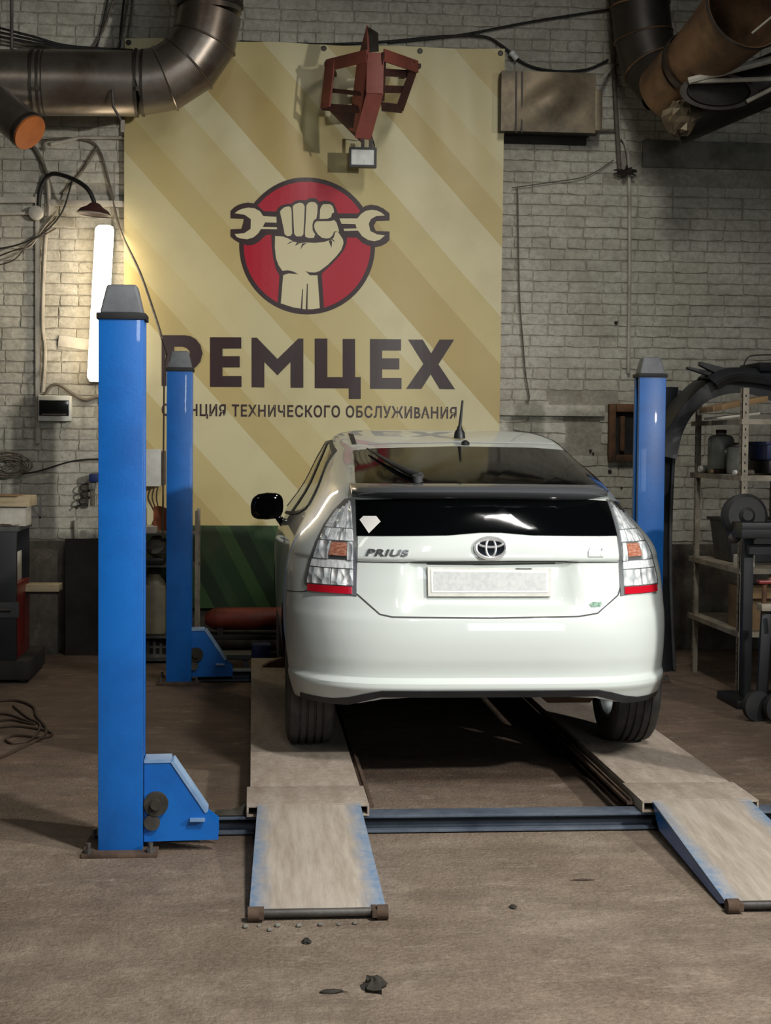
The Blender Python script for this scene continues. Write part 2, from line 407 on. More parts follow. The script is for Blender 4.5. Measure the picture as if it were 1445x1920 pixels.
for r in range(nrow):
    z = .815+BH*(r+.5); x = -2.6-(r % 2)*BW*.5+random.uniform(-.02, .02)
    header = r % 6 == 3
    while x < 4.6:
        wd = BW/2 if header or random.random() < .09 else BW
        cx = x+wd/2; x += wd
        if -.80 < cx < 1.70 and z < 4.36: continue            # behind the banner
        if 2.72 < cx < 4.4 and 3.50 < z < 3.74: continue     # concrete lintel
        if 2.30 < cx < 2.62 and 1.46 < z < 1.95: continue    # walled-up niche
        if random.random() < .012: continue
        slots.append((cx, z, wd))
def seen(sl):
    cx, z, wd = sl
    vis = -1.85 < cx < 3.84 and z < 4.74
    if cx < -.92: key = 0 if z < 3.0 else 1
    elif cx > 1.82: key = 0 if 1.5 < z < 3.5 else 1
    else: key = 1
    if cx > 2.75 and z < 2.0: key = 2
    if -.75 < cx < -.5: key = 2
    return (not vis, wd < .2, key, random.random())
slots.sort(key=seen)
rest = MB()
for i, (cx, z, wd) in enumerate(slots):
    me = random.choice(stretch_m if wd > .2 else head_m)
    dy = random.uniform(-.002, .003); rz = random.uniform(-.008, .008)
    if i < 300:
        o = bpy.data.objects.new('brick', me); COL.objects.link(o); o.parent = wall
        o.location = (cx, dy, z); o.rotation_euler = (0, rz, 0); WPOS[o.name] = Vector((cx, WY+dy, z))
    else:
        Mx = Matrix.Translation((cx, WY+dy, z)) @ Matrix.Rotation(rz, 4, 'Y')
        rest.add([Mx @ v.co for v in me.vertices], [tuple(p.vertices) for p in me.polygons])
tag(rest.build('bricks', m['brick_paint'], wall, smooth=32), kind='stuff')

# dirty rendered plinth, concrete lintel, pier at the right end
pl = MB(); zt = .80
n = 40
top = [(-6+13*i/n, zt+random.uniform(-.012, .012)) for i in range(n+1)]
pl.prism([(-6, 0), (7, 0)]+[(a, b) for a, b in reversed(top)], WY-.035, WY+.01)
S_(pl.build('trim_1', m['plaster'], bevel=.006))
a, b = at(1205, 262, WY-.03), at(1500, 320, WY-.03)
S_(MB().box((a.x, WY-.03, b.z), (4.4, WY+.02, a.z)).build('trim_2', m['concrete'], bevel=.012))
S_(MB().box((3.90, WY-.16, 0), (4.6, WY+.01, 5.7)).build('trim_3', m['side_wall'], bevel=.01))

# ------------------------------------------------------------------ four-post lift
lift = thing('car_lift', (1.0, 7.8, 0), 'blue four-post car lift with dusty runways and ramps under the white car', 'car lift')
def lift_post(x0, x1, yf, side, h=1.985):
    """C-section column, front face at yf, open towards side (+1 right, -1 left)"""
    d = .15; t = .012
    cs = [(x0, yf), (x1, yf), (x1, yf+.045), (x1-t, yf+.045), (x1-t, yf+t), (x0+t, yf+t), (x0+t, yf+d-t), (x1-t, yf+d-t), (x1-t, yf+d-.045), (x1, yf+d-.045), (x1, yf+d), (x0, yf+d)]
    if side < 0: cs = [(x0+x1-a, b) for a, b in cs][::-1]
    p = MB().prism(cs, .015, h, 'z').build('post', m['blue_paint'], lift, bevel=.004)
    cx, cy = (x0+x1)/2, yf+d/2; hw, hd = (x1-x0)/2, d/2
    MB().box((cx-hw-.008, cy-hd-.008, h-.012), (cx+hw+.008, cy+hd+.008, h+.012)).build('cap_rim', m['black_rubber'], p, bevel=.004)
    def q(k, z): return [(cx-k*hw, cy-k*hd, z), (cx+k*hw, cy-k*hd, z), (cx+k*hw, cy+k*hd, z), (cx-k*hw, cy+k*hd, z)]
    MB().hexa(q(.96, h+.01), q(.66, h+.118)).build('post_cap', m['cap_rubber'], p, bevel=.012, bseg=3)
    MB().box((cx-.138, cy-.13, 0), (cx+.138, cy+.13, .016)).build('base_plate', m['rust_dust'], p, bevel=.004)
    for sx in (-1, 1):
        for sy in (-1, 1):
            bx, by = cx+sx*.113, cy+sy*.108
            MB().lathe([(.017, .016), (.017, .03), (.009, .03), (.009, .052)], Matrix.Translation((bx, by, 0)), 8).build('anchor_bolt', m['dirty_steel'], p)
    # locking ladder inside the channel
    lx = cx
    MB().box((lx-.02, cy-.01, .05), (lx+.02, cy+.002, h-.1)).build('lock_ladder', m['dirty_steel'], p)
    return p
posts = [(-.562, -.398, 5.728, 1), (-.538, -.378, 9.80, 1), (2.478, 2.652, 9.80, -1), (2.478, 2.648, 5.728, -1)]
for a in posts: lift_post(*a)
# cable sheave cover boxes and crossbeams with gusset carriages
def carriage(xp, s, yc):
    """gusseted carriage: plate from the post at xp running inwards (s)"""
    pts = [(0, .335), (.098, .337), (.226, .145), (.275, .105), (.275, .045), (0, .04)]
    poly = [(xp+s*a, b) for a, b in pts]
    c = MB().prism(poly, yc-.052, yc-.04).prism(poly, yc+.04, yc+.052).build('carriage', m['blue_paint'], lift)
    e = MB(); P = [Vector((xp+s*a, 0, b)) for a, b in pts[:3]]
    for a, b in zip(P, P[1:]):
        d = (b-a).normalized(); nn = Vector((-d.z, 0, d.x))*(s); nn = nn if nn.z > 0 else -nn
        e.hexa([(a.x, yc-.056, a.z), (a.x, yc+.056, a.z), (a.x+nn.x*.012, yc+.056, a.z+nn.z*.012), (a.x+nn.x*.012, yc-.056, a.z+nn.z*.012)],
               [(b.x, yc-.056, b.z), (b.x, yc+.056, b.z), (b.x+nn.x*.012, yc+.056, b.z+nn.z*.012), (b.x+nn.x*.012, yc-.056, b.z+nn.z*.012)])
    e.build('carriage_flange', m['blue_edge'], c)
    MB().lathe([(.045, 0), (.045, .02), (.02, .02), (.02, .035)], frame((xp+s*.045, yc-.053, .185), (0, -1, 0)), 18).build('sheave_cover', m['oily_rag'], c, smooth=True)
    MB().lathe([(.03, 0), (.03, .016)], frame((xp+s*.03, yc-.053, .115), (0, -1, 0)), 14).build('lock_knob', m['dirty_steel'], c, smooth=True)
    MB().box((min(xp+s*.17, xp+s*.2), yc-.075, .118), (max(xp+s*.17, xp+s*.225), yc-.05, .128)).build('lock_lever', m['blue_edge'], c)
for (yc, ys) in ((5.80+.23, 5.805), (9.93, 9.88)):
    b = MB()
    z0, z1 = .006, .074; x0, x1 = -.36, 2.46
    b.box((x0, yc-.055, z1-.010), (x1, yc+.055, z1)).box((x0, yc-.055, z0), (x1, yc+.055, z0+.010)).box((x0, yc-.006, z0+.01), (x1, yc+.006, z1-.01))
    bo = b.build('crossbeam', m['beam_steel'], lift, bevel=.002)
    MB().tube([(x0+.1, yc-.016, .047), (1.2, yc-.016, .044), (x1-.1, yc-.016, .047)], .005, 8).build('air_line', m['cable_black'], bo)
    MB().lathe([(.009, 0), (.009, .008)], frame((1.22, yc-.006, .045), (0, -1, 0)), 10).build('beam_bolt', m['dirty_steel'], bo)
    carriage(-.395, 1, ys); carriage(2.475, -1, ys)
def runway(x0, x1, inner):
    r = MB(); y0, y1 = 6.30, 10.12
    r.box((x0, y0, .112), (x1, y1, .12))
    r.box((x0, y0, .076), (x0+.01, y1, .112)).box((x1-.01, y0, .076), (x1, y1, .112))
    r.box((x0, y0, .076), (x0+.06, y1, .084)).box((x1-.06, y0, .076), (x1, y1, .084))
    ro = r.build('runway', m['ramp_dust'], lift, bevel=.002)
    # hollow end piece that carries the ramp hinge
    e = MB(); a, b = x0-.014, x1+.014; ya, yb = 5.965, 6.30
    e.box((a, ya, .113), (b, yb, .121)).box((a, ya, .076), (b, yb, .083))
    for xx in (a, a+.06, b-.066, b-.008): e.box((xx, ya, .083), (xx+.008, yb, .113))
    e.box((a+.06, ya+.05, .083), (b-.06, ya+.06, .113))
    eo = e.build('end_piece', m['ramp_dust'], ro, bevel=.0015)
    # rail along the inner side
    xi = (x1+.012) if inner > 0 else (x0-.042)
    MB().box((xi, 6.10, .076), (xi+.03, 9.8, .088)).box((xi+.012, 6.10, .088), (xi+.018, 9.8, .10)).build('jack_rail', m['rust_dust'], ro)
    # drive-on ramp with side cheeks and toe rollers
    xa, xb = x0+.028, x1-.02; w2 = .02
    t0 = Vector((xa, 5.985, .122)); t1 = Vector((xb, 5.985, .122)); b0 = Vector((xa-w2-.01, 4.92, .032)); b1 = Vector((xb+w2-.01, 4.92, .032))
    dn = Vector((0, 0, -.008))
    rp = MB().hexa([b0, b1, t1, t0], [b0+dn, b1+dn, t1+dn, t0+dn]).build('ramp', m['ramp_plate'], ro, bevel=.002)
    for (T, B, sgn) in ((t0, b0, 1), (t1, b1, -1)):
        c = MB(); th = Vector((.006*sgn, 0, 0))
        bot_t = Vector((T.x, T.y-.12, .03)); bot_b = Vector((B.x, B.y+.06, .006))
        q1 = [T-Vector((0, .005, .008)), B-Vector((0, 0, .007)), bot_b, bot_t]
        c.hexa(q1, [v+th for v in q1]); c.build('ramp_cheek', m['blue_paint'], rp)
    MB().tube([(b0.x+.035, 4.905, .022), (b1.x-.035, 4.905, .022)], .014, 14).build('toe_bar', m['dirty_steel'], rp, smooth=True)
    for xr, sg in ((b0.x-.004, 1), (b1.x+.004, -1)):
        MB().tube([(xr, 4.892, .024), (xr+sg*.036, 4.892, .024)], .024, 18).build('toe_roller', m['rust_dust'], rp, smooth=True)
        xs = sorted((xr+sg*.036, xr+sg*.052)); MB().box((xs[0], 4.87, .012), (xs[1], 4.935, .036)).build('roller_lug', m['rust_dust'], rp)
    return ro
runway(-.002, .447, 1); runway(1.560, 2.005, -1)
# dark rag lying on the near beam by the carriage
rg = MB(); nu, nv = 14, 8; base = Vector((-.14, 5.995, .075)); vs = []; rr = random.Random(3)
for j in range(nv):
    for i in range(nu):
        u, v = i/(nu-1), j/(nv-1); e = math.sin(PI*u)*math.sin(PI*v)
        vs.append(base+Vector((u*.26, v*.10-.01, .004+e*.024*(1+.7*math.sin(9*u+4*v))+rr.uniform(0, .008)*e)))
rg.add(vs, [(j*nu+i, j*nu+i+1, (j+1)*nu+i+1, (j+1)*nu+i) for j in range(nv-1) for i in range(nu-1)])
tag(rg.build('oily_rag', m['oily_rag'], smooth=True), 'crumpled dark oily rag lying on the crossbeam beside the near blue post', 'rag')

# ------------------------------------------------------------------ the car
CX, YR, ZR = 1.017, 6.47, .12
car = thing('car', (CX, YR+2.2, ZR), 'white hatchback car parked on the lift with its tail towards the room', 'car')
def curve(pts):
    xs = [p[0] for p in pts]; ys = [p[1] for p in pts]; n = len(xs); d = []
    for i in range(n):
        if i in (0, n-1): j = 0 if i == 0 else n-2; d.append((ys[j+1]-ys[j])/(xs[j+1]-xs[j])); continue
        a = (ys[i]-ys[i-1])/(xs[i]-xs[i-1]); b = (ys[i+1]-ys[i])/(xs[i+1]-xs[i]); d.append(0 if a*b <= 0 else 2*a*b/(a+b))
    def f(v):
        if v <= xs[0]: return ys[0]
        if v >= xs[-1]: return ys[-1]
        i = 0
        while xs[i+1] < v: i += 1
        h = xs[i+1]-xs[i]; t = (v-xs[i])/h
        return ys[i]*(1+2*t)*(1-t)**2+d[i]*h*t*(1-t)**2+ys[i+1]*t*t*(3-2*t)+d[i+1]*h*t*t*(t-1)
    return f
c_rear = curve([(.285,.075),(.31,.05),(.35,.02),(.375,.0),(.392,.0),(.412,.030),(.44,.025),(.50,.008),(.58,.0),(.66,.008),(.70,.025),(.78,.045),(.905,.06),(.92,.048),(1.02,.07),(1.10,.10),(1.17,.14),(1.215,.22),(1.25,.34),(1.30,.54),(1.36,.82),(1.40,1.02),(1.45,1.42),(1.475,1.75),(1.49,2.05)])
c_wid = curve([(.22,.815),(.30,.845),(.45,.868),(.6,.874),(.72,.874),(.82,.868),(.92,.848),(1.0,.812),(1.05,.78),(1.12,.733),(1.20,.69),(1.30,.648),(1.37,.618),(1.41,.602),(1.44,.585),(1.465,.545),(1.48,.47),(1.49,.24)])
c_len = curve([(.22,.5),(.6,.62),(.95,.62),(1.1,.8),(1.2,.9),(1.36,.8),(1.49,.3)])
c_pow = curve([(.22,4.5),(.7,4.2),(1.0,3.6),(1.2,3.0),(1.36,2.6),(1.49,2.)])
c_front = curve([(.22,4.30),(.35,4.42),(.5,4.46),(.65,4.42),(.75,4.30),(.85,4.02),(.95,3.55),(1.05,3.28),(1.2,2.98),(1.35,2.66),(1.44,2.42),(1.475,2.27),(1.49,2.15)])
QY = 2.2
def sm(a, b, v):
    t = min(max((v-a)/(b-a), 0), 1); return t*t*(3-2*t)
def plate_recess(x, z):
    return .028*sm(.385, .31, abs(x))*sm(.675, .74, z)*sm(.915, .897, z)
def ry(x, z):               # rear surface, forward distance from the bumper
    w_, L, p = c_wid(z), c_len(z), c_pow(z)
    a = math.asin(min(abs(x)/w_, .9999)**(p/2))
    return c_rear(z)+L*(1-math.cos(a)**(2/QY))+plate_recess(x, z)
def rear_map(x, z, off):    # point on the rear of the car, off proud of the paint
    e = .004; y = ry(x, z)
    nx = (ry(x+e, z)-ry(x-e, z))/(2*e); nz = (ry(x, z+e)-ry(x, z-e))/(2*e)
    n = Vector((nx, -1, nz)).normalized()
    return Vector((CX+x, YR+y, ZR+z))+n*off
def cpx(px, py):            # pixel -> (x, z) on the rear surface
    y = .1
    for _ in range(40):
        p = at(px, py, YR+y); x, z = p.x-CX, p.z-ZR
        wz = c_wid(min(max(z, .22), 1.48))*.995
        y = .5*y+.5*ry(max(-wz, min(wz, x)), min(max(z, .22), 1.48))
    return (max(-wz, min(wz, x)), z)
# body shell from level slices
zs = []
z = .285
while z < 1.4895:
    zs.append(z); z += .0075 if .36 < z < .43 or .88 < z < .93 else (.014 if z < 1.38 else (.007 if z < 1.46 else .0028))
NR, NS, NF = 121, 16, 41
vs = []; fs = []
ring = None
for z in zs:
    w_, L, p = c_wid(z), c_len(z), c_pow(z); r0, f0 = c_rear(z), c_front(z)
    L = min(L, .48*(f0-r0)); Lf = min(.75, .48*(f0-r0)); row = []
    for i in range(NR):
        t = -1+2*i/(NR-1); tt = abs(t)**.85; a = tt*PI/2
        x = w_*math.copysign(math.sin(a)**(2/p), t) if t else 0.; row.append((x, r0+L*(1-math.cos(a)**(2/QY))+plate_recess(x, z)))
    for i in range(1, NS): row.append((w_, r0+L+(f0-Lf-r0-L)*i/NS))
    for i in range(NF):
        t = 1-2*i/(NF-1); a = abs(t)*PI/2
        row.append((w_*math.copysign(math.sin(a)**(2/2.6), t) if t else 0., f0-Lf*(1-math.cos(a)**(2/2.4))))
    for i in range(1, NS): row.append((-w_, f0-Lf+(r0+L-f0+Lf)*i/NS))
    ring = len(row); vs += [(CX+x, YR+y, ZR+z) for x, y in row]
for j in range(len(zs)-1):
    for i in range(ring):
        i2 = (i+1) % ring; fs.append((j*ring+i, j*ring+i2, (j+1)*ring+i2, (j+1)*ring+i))
fs.append(tuple(range(ring-1, -1, -1))); fs.append(tuple((len(zs)-1)*ring+i for i in range(ring)))
bmx = MB().add(vs, fs)
bme = bmx.mesh('body')
AXR, AXF, AXZ, TR = .775, .775+2.70, ZR+.312, .312
def cutter(mb):
    me = mb.mesh('cutter'); o = bpy.data.objects.new('cutter', me); COL.objects.link(o); return o
cutA = MB()
for ax in (AXR, AXF): cutA.tube([(CX-1.2, YR+ax, AXZ), (CX+1.2, YR+ax, AXZ)], .352, 48)
ca = cutter(cutA)
cb = cutter(MB().prism([(CX-.64, ZR+.1), (CX-.63, ZR+.287), (CX-.56, ZR+.297), (CX-.46, ZR+.322), (CX-.3, ZR+.332), (CX+.3, ZR+.332), (CX+.46, ZR+.322), (CX+.56, ZR+.297), (CX+.63, ZR+.287), (CX+.64, ZR+.1)], YR-.4, YR+4.2))
tmp = bpy.data.objects.new('tmp', bme); COL.objects.link(tmp)
for c in (ca, cb):
    md = tmp.modifiers.new('b', 'BOOLEAN'); md.operation = 'DIFFERENCE'; md.solver = 'EXACT'; md.object = c
dg = bpy.context.evaluated_depsgraph_get(); dg.update()
body_me = bpy.data.meshes.new_from_object(tmp.evaluated_get(dg)); body_me.name = 'body'
for o in (tmp, ca, cb): bpy.data.objects.remove(o)
body_me.materials.clear()
body = finish('body', body_me, [m['car_paint'], m['underbody']], car, (CX, YR+2.2, ZR+.8))
for p in body_me.polygons:
    c = p.center+Vector((CX, YR+2.2, ZR+.8))
    dark = p.normal.z < -.75 and c.z < ZR+.36
    for ax in (AXR, AXF):
        if abs(math.hypot(c.y-YR-ax, c.z-AXZ)-.352) < .006 and abs(p.normal.x) < .3: dark = True
    if c.z < ZR+.345 and abs(c.x-CX) < .605 and (abs(p.normal.y) < .3 and c.y > YR+.15 and c.y < YR+4.0): dark = True
    p.material_index = 1 if dark else 0
body_me.shade_smooth(); body_me.set_sharp_from_angle(angle=math.radians(38))
def rp(name, pts, material, off, parent=None, grid=.03, thick=.006, px=True):
    P = [cpx(*q) for q in pts] if px else pts
    return sheet(name, [P], rear_map, grid, material, parent or body, thick, off)
def ribbon(name, pts, wd, material, off, parent=None, px=True, closed=False, n=10):
    P = [Vector(cpx(*q)) if px else Vector(q) for q in pts]
    Q = []
    for i in range(len(P)-1):
        for k in range(n): Q.append(P[i].lerp(P[i+1], k/n))
    Q.append(P[-1]); vs = []; fs = []
    for i, p in enumerate(Q):
        d = (Q[min(i+1, len(Q)-1)]-Q[max(i-1, 0)]).normalized(); nn = Vector((-d.y, d.x))*wd/2
        for s_ in (-1, 1): vs.append(rear_map(p.x+nn.x*s_, p.y+nn.y*s_, off))
    for i in range(len(Q)-1): fs.append((2*i, 2*i+1, 2*i+3, 2*i+2))
    return MB().add(vs, fs).build(name, material, parent or body)
# tailgate glass and spoiler
RW = rp('rear_window', [(662, 846), (700, 842), (850, 838), (1000, 841), (1085, 846), (1113, 880), (1142, 921), (900, 917), (667, 920)], m['car_glass'], .004, grid=.04)
LW = rp('lower_window', [(668, 938), (800, 934), (920, 933), (1050, 934), (1157, 938), (1158, 1005), (1000, 1004), (940, 999), (900, 999), (840, 1004), (668, 1005)], m['car_glass'], .004, grid=.04)
spo = MB(); N = 41; vs = []
zt, zb = 1.222, 1.168
xm = .575
for i in range(N):
    x = -xm+2*xm*i/(N-1); k = abs(x)/xm
    yt = ry(x, 1.235)+.01; yl = ry(x*.995, 1.165)-.045*(1-k**6)-.012; dz = -.012*k*k
    for (yy, zz) in ((yt, 1.238+dz*.4), (yl+.03, 1.224+dz), (yl, 1.206+dz), (yl+.012, 1.192+dz), (yl+.08, 1.168+dz)): vs.append((CX+x, YR+yy, ZR+zz))
spo.add(vs, [(i*5+j, i*5+j+1, i*5+j+6, i*5+j+5) for i in range(N-1) for j in range(4)]+[tuple(range(5)), tuple(range((N-1)*5+4, (N-1)*5-1, -1))])
sp_o = spo.build('spoiler', m['grey_spoiler'], body, smooth=50)
# tail lights: bezel with lens cells
def lamp(side):
    sx = 1 if side > 0 else -1
    inner = [(.567, 1.165), (.571, .758)]
    Po = [(.603, 1.158), (.655, 1.105), (.70, 1.045), (.735, .98), (.765, .90), (.785, .815), (.783, .792), (.76, .782)]
    P = [(sx*a, b) for a, b in [inner[0]]+Po+[inner[1]]]
    bz = rp('tail_light', P, m['lamp_bezel'], .006, body, .025, .012, px=False)
    def outer(z, inset=.012):   # outer boundary of the lens at a height
        pts = [inner[0]]+Po[:6]
        for (a0, z0), (a1, z1) in zip(pts, pts[1:]):
            if z1 <= z <= z0: return a0+(a1-a0)*(z0-z)/(z0-z1)-inset
        return Po[5][0]-inset
    def cell(name, z1, z0, a0, a1, material, off=.011):
        # a0/a1 fractions between inner and outer edge
        top = []; bot = []
        for k in range(5):
            zz = z1+(z0-z1)*k/4; xi = .581; xo = outer(zz)
            top.append((xi+(xo-xi)*a0, zz)); bot.append((xi+(xo-xi)*a1, zz))
        poly = [(sx*a, b) for a, b in top+bot[::-1]]
        return rp(name, poly, material, off, bz, .02, .006, px=False)
    for k in range(4):
        cell('lens_rib', 1.148 if k < 1 else 1.148-.012*k, 1.036, k/4+.01, (k+1)/4-.02, m['lamp_clear' if k % 2 else 'lamp_silver'], .0115)
    for k in range(4): cell('lens_rib', 1.032, .985, k/4+.01, (k+1)/4-.02, m['lamp_silver' if k % 2 else 'lamp_clear'], .0115)
    cell('reflector', .981, .915, .02, .16, m['lamp_silver']); cell('amber_lens', .977, .925, .18, .62, m['lamp_amber']); cell('reflector', .981, .915, .64, .98, m['lamp_silver'])
    cell('reflector', .911, .872, .02, .98, m['lamp_clear']); cell('reflector', .868, .80, .02, .48, m['lamp_silver']); cell('reflector', .868, .80, .52, .98, m['lamp_silver'])
    cell('red_lens', .795, .765 if side > 0 else .765, .04, .97, m['lamp_red'], .012)
lamp(-1); lamp(1)
# seams of the tailgate and bumper
ribbon('tailgate_seam', [(666, 936), (667, 1112), (712, 1152), (735, 1157), (920, 1159), (1085, 1156), (1120, 1150), (1158, 1116), (1158, 936)], .006, m['car_seam'], .0015)
ribbon('garnish_seam', [(668, 1053), (810, 1054), (850, 1054), (1030, 1053), (1158, 1054)], .006, m['car_seam'], .0015)
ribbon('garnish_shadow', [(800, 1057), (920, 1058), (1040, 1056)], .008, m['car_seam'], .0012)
ribbon('roof_seam', [(690, 832), (850, 829), (1055, 833)], .006, m['plate_grey'], .0015)
ribbon('bumper_seam', [(538, 1107), (570, 1109), (588, 1104)], .004, m['car_seam'], .0015)
# black roof gutters
ribbon('roof_gutter', [(664, 833), (661, 824), (657, 814)], .022, m['trim_plastic'], .004)
ribbon('roof_gutter', [(1072, 835), (1060, 826), (1045, 815), (1030, 807)], .02, m['trim_plastic'], .004)
# number plate, emblem, badges, stickers
pf = rp('plate_frame', [(801, 1063), (1031, 1066), (1031, 1119), (802, 1119)], m['white_plastic'], .018, grid=.08, thick=.022)
rp('number_plate', [(807, 1068), (1026, 1070), (1026, 1112), (808, 1112)], m['plate_face'], .021, pf, grid=.08, thick=.004)
rp('plate_panel', [(812, 1072), (1022, 1074), (1022, 1108), (812, 1108)], m['plate_grey'], .0218, pf, grid=.08, thick=.001)
MB().tube([rear_map(*cpx(965+k*6, 1066), .023) for k in range(6)], .0016, 6).build('plate_clip', m['black_plastic'], pf)
ex, ez = cpx(919, 1028)
def ell(a, b, cx_=0, cz_=0, n=40): return [(ex+cx_+a*math.cos(2*PI*k/n), ez+cz_+b*math.sin(2*PI*k/n)) for k in range(n)]
em = sheet('emblem', [ell(.066, .043)], rear_map, .03, m['dark_chrome'], body, .006, .008)
def eloop(a, b, r, cx_=0, cz_=0): MB().tube([rear_map(x, z, .011) for x, z in ell(a, b, cx_, cz_)], r, 8, closed=True).build('emblem_ring', m['chrome'], em, smooth=True)
eloop(.065, .042, .0075); eloop(.021, .037, .0055); eloop(.052, .0155, .0055, 0, .018)
def text_mesh(body_, bold=0, shear=0, spacing=1.0):
    cu = bpy.data.curves.new('txt', 'FONT'); cu.body = body_; cu.size = 1; cu.offset = bold; cu.shear = shear; cu.space_character = spacing; cu.fill_mode = 'FRONT'
    o = bpy.data.objects.new('txt', cu); COL.objects.link(o)
    dg = bpy.context.evaluated_depsgraph_get(); dg.update()
    me = bpy.data.meshes.new_from_object(o.evaluated_get(dg)); bpy.data.objects.remove(o); bpy.data.curves.remove(cu)
    return me
def fit(me, x0, x1, z0, z1):
    xs = [v.co.x for v in me.vertices]; ys = [v.co.y for v in me.vertices]
    a0, a1, b0, b1 = min(xs), max(xs), min(ys), max(ys)
    for v in me.vertices: v.co = (x0+(v.co.x-a0)/(a1-a0)*(x1-x0), z0+(v.co.y-b0)/(b1-b0)*(z1-z0), 0)
    bm = bmesh.new(); bm.from_mesh(me); bmesh.ops.remove_doubles(bm, verts=bm.verts, dist=1e-5); bm.to_mesh(me); bm.free(); return me
a_, b_ = cpx(686, 1042), cpx(767, 1031)
sheet('model_badge', None, rear_map, .05, m['rim_alloy'], body, .006, .006, mesh=fit(text_mesh('PRIUS', .03, .25, 1.1), a_[0], b_[0], a_[1], b_[1]))
hb = rp('side_badge', [(1102, 1034), (1105, 1028), (1128, 1028), (1136, 1032), (1136, 1040), (1130, 1044), (1102, 1044)], m['plate_grey'], .006, thick=.006)
ribbon('badge_swirl', [(1126, 1029), (1128, 1034), (1125, 1039), (1128, 1043)], .006, m['lamp_bezel'], .008, hb, n=4)
for zz in (1032, 1036, 1040): ribbon('badge_line', [(1105, zz), (1122, zz)], .0035, m['lamp_bezel'], .008, hb, n=2)
rp('green_sticker', [(1104, 1133), (1110, 1129), (1126, 1128), (1130, 1133), (1125, 1138), (1108, 1139)], m['green_print'], .0025, thick=.001)
rp('window_sticker', [(675, 976), (682, 969), (706, 969), (714, 979), (692, 1001)], m['sticker'], .0062, LW, thick=.001)
# wiper, washer, aerial
wp = MB(); P = [cpx(690, 849), cpx(720, 868), cpx(755, 888), cpx(788, 902)]
wp.tube(bez([rear_map(*q, .022) for q in P], 5), [.004+.014*k/15 for k in range(16)], 10)
wo = wp.build('rear_wiper', m['fender_grey'], body, smooth=True)
MB().tube([rear_map(*cpx(783, 905), .005), rear_map(*cpx(783, 905), .035)], .022, 14).build('wiper_pivot', m['fender_grey'], wo, smooth=True)
wc = Vector(rear_map(*cpx(872, 834), .0)); MB().lathe([(.022, -.01), (.02, .012), (.008, .022)], frame(wc, (0, -.35, .95)), 14).build('washer_nozzle', m['black_plastic'], body, smooth=True)
ab = at(861, 817, YR+1.28)
an = MB().lathe([(.03, 0), (.026, .03), (.016, .045), (.012, .06)], frame(ab-Vector((0, 0, .012)), (0, -.1, 1)), 16).build('aerial', m['black_plastic'], body, smooth=True)
MB().tube([ab+Vector((0, 0, .03)), at(867, 751, YR+1.30)], [.0095, .0055], 8).build('aerial_whip', m['black_plastic'], an, smooth=True)
# dark lower valance and underbody
val = []
for k in range(25):
    x = -.80+1.6*k/24; val.append((x, .312+.052*sm(.68, .44, abs(x))))
rp('valance', val+[(x, .2865+.046*sm(.62, .46, abs(x))) for x in [.80-1.60*k/24 for k in range(25)]], m['trim_plastic'], .004, grid=.04, thick=.03, px=False)
MB().box((CX-.60, YR+.25, ZR+.335), (CX+.60, YR+4.0, ZR+.345)).box((CX-.42, YR+1.3, ZR+.2), (CX+.42, YR+3.4, ZR+.335)).build('underbody', m['underbody'], car)
MB().tube([(CX+.33, YR+.62, ZR+.262), (CX+.36, YR+.62, ZR+.262), (CX+.56, YR+.62, ZR+.262), (CX+.585, YR+.62, ZR+.262)], [.03, .055, .055, .03], 18).build('muffler', m['rust_dust'], car, smooth=True)
MB().tube([(CX-.62, YR+AXR, AXZ-.02), (CX+.62, YR+AXR, AXZ-.02)], .05, 12).build('rear_axle', m['underbody'], car, smooth=True)
# wheels with grooved tread
half = .105
prof = [(.205, -half+.01), (.225, -half), (.262, -half-.004), (.290, -half+.002), (.303, -half+.012), (.309, -half+.03)]
for g in (-.052, -.018, .018, .052):
    prof += [(.3115, g-.0065), (.302, g-.005), (.302, g+.005), (.3115, g+.0065)]
prof += [(.309, half-.03), (.303, half-.012), (.290, half-.002), (.262, half+.004), (.225, half), (.205, half-.01)]
def wheel(x, ax, out):
    w_ = MB().lathe(prof, frame((x, YR+ax, AXZ), (1, 0, 0)), 72, closed=True).build('wheel', m['tyre_rubber'], car, smooth=30)
    rim = MB(); Mx = frame((x, YR+ax, AXZ), (out, 0, 0))
    rim.lathe([(.206, -.095), (.206, .09), (.196, .098), (.19, .06), (.185, -.09)], Mx, 40, closed=True)
    for k in range(5):
        a = 2*PI*k/5
        q = Mx @ Matrix.Rotation(a, 4, 'Z'); rim.box((.03, -.03, .055), (.195, .03, .085), q)
    rim.lathe([(.055, .04), (.055, .092), (.03, .098)], Mx, 20); rim.build('rim', m['rim_alloy'], w_, smooth=35)
for ax in (AXR, AXF): wheel(CX-.745, ax, -1); wheel(CX+.745+.02, ax, 1)
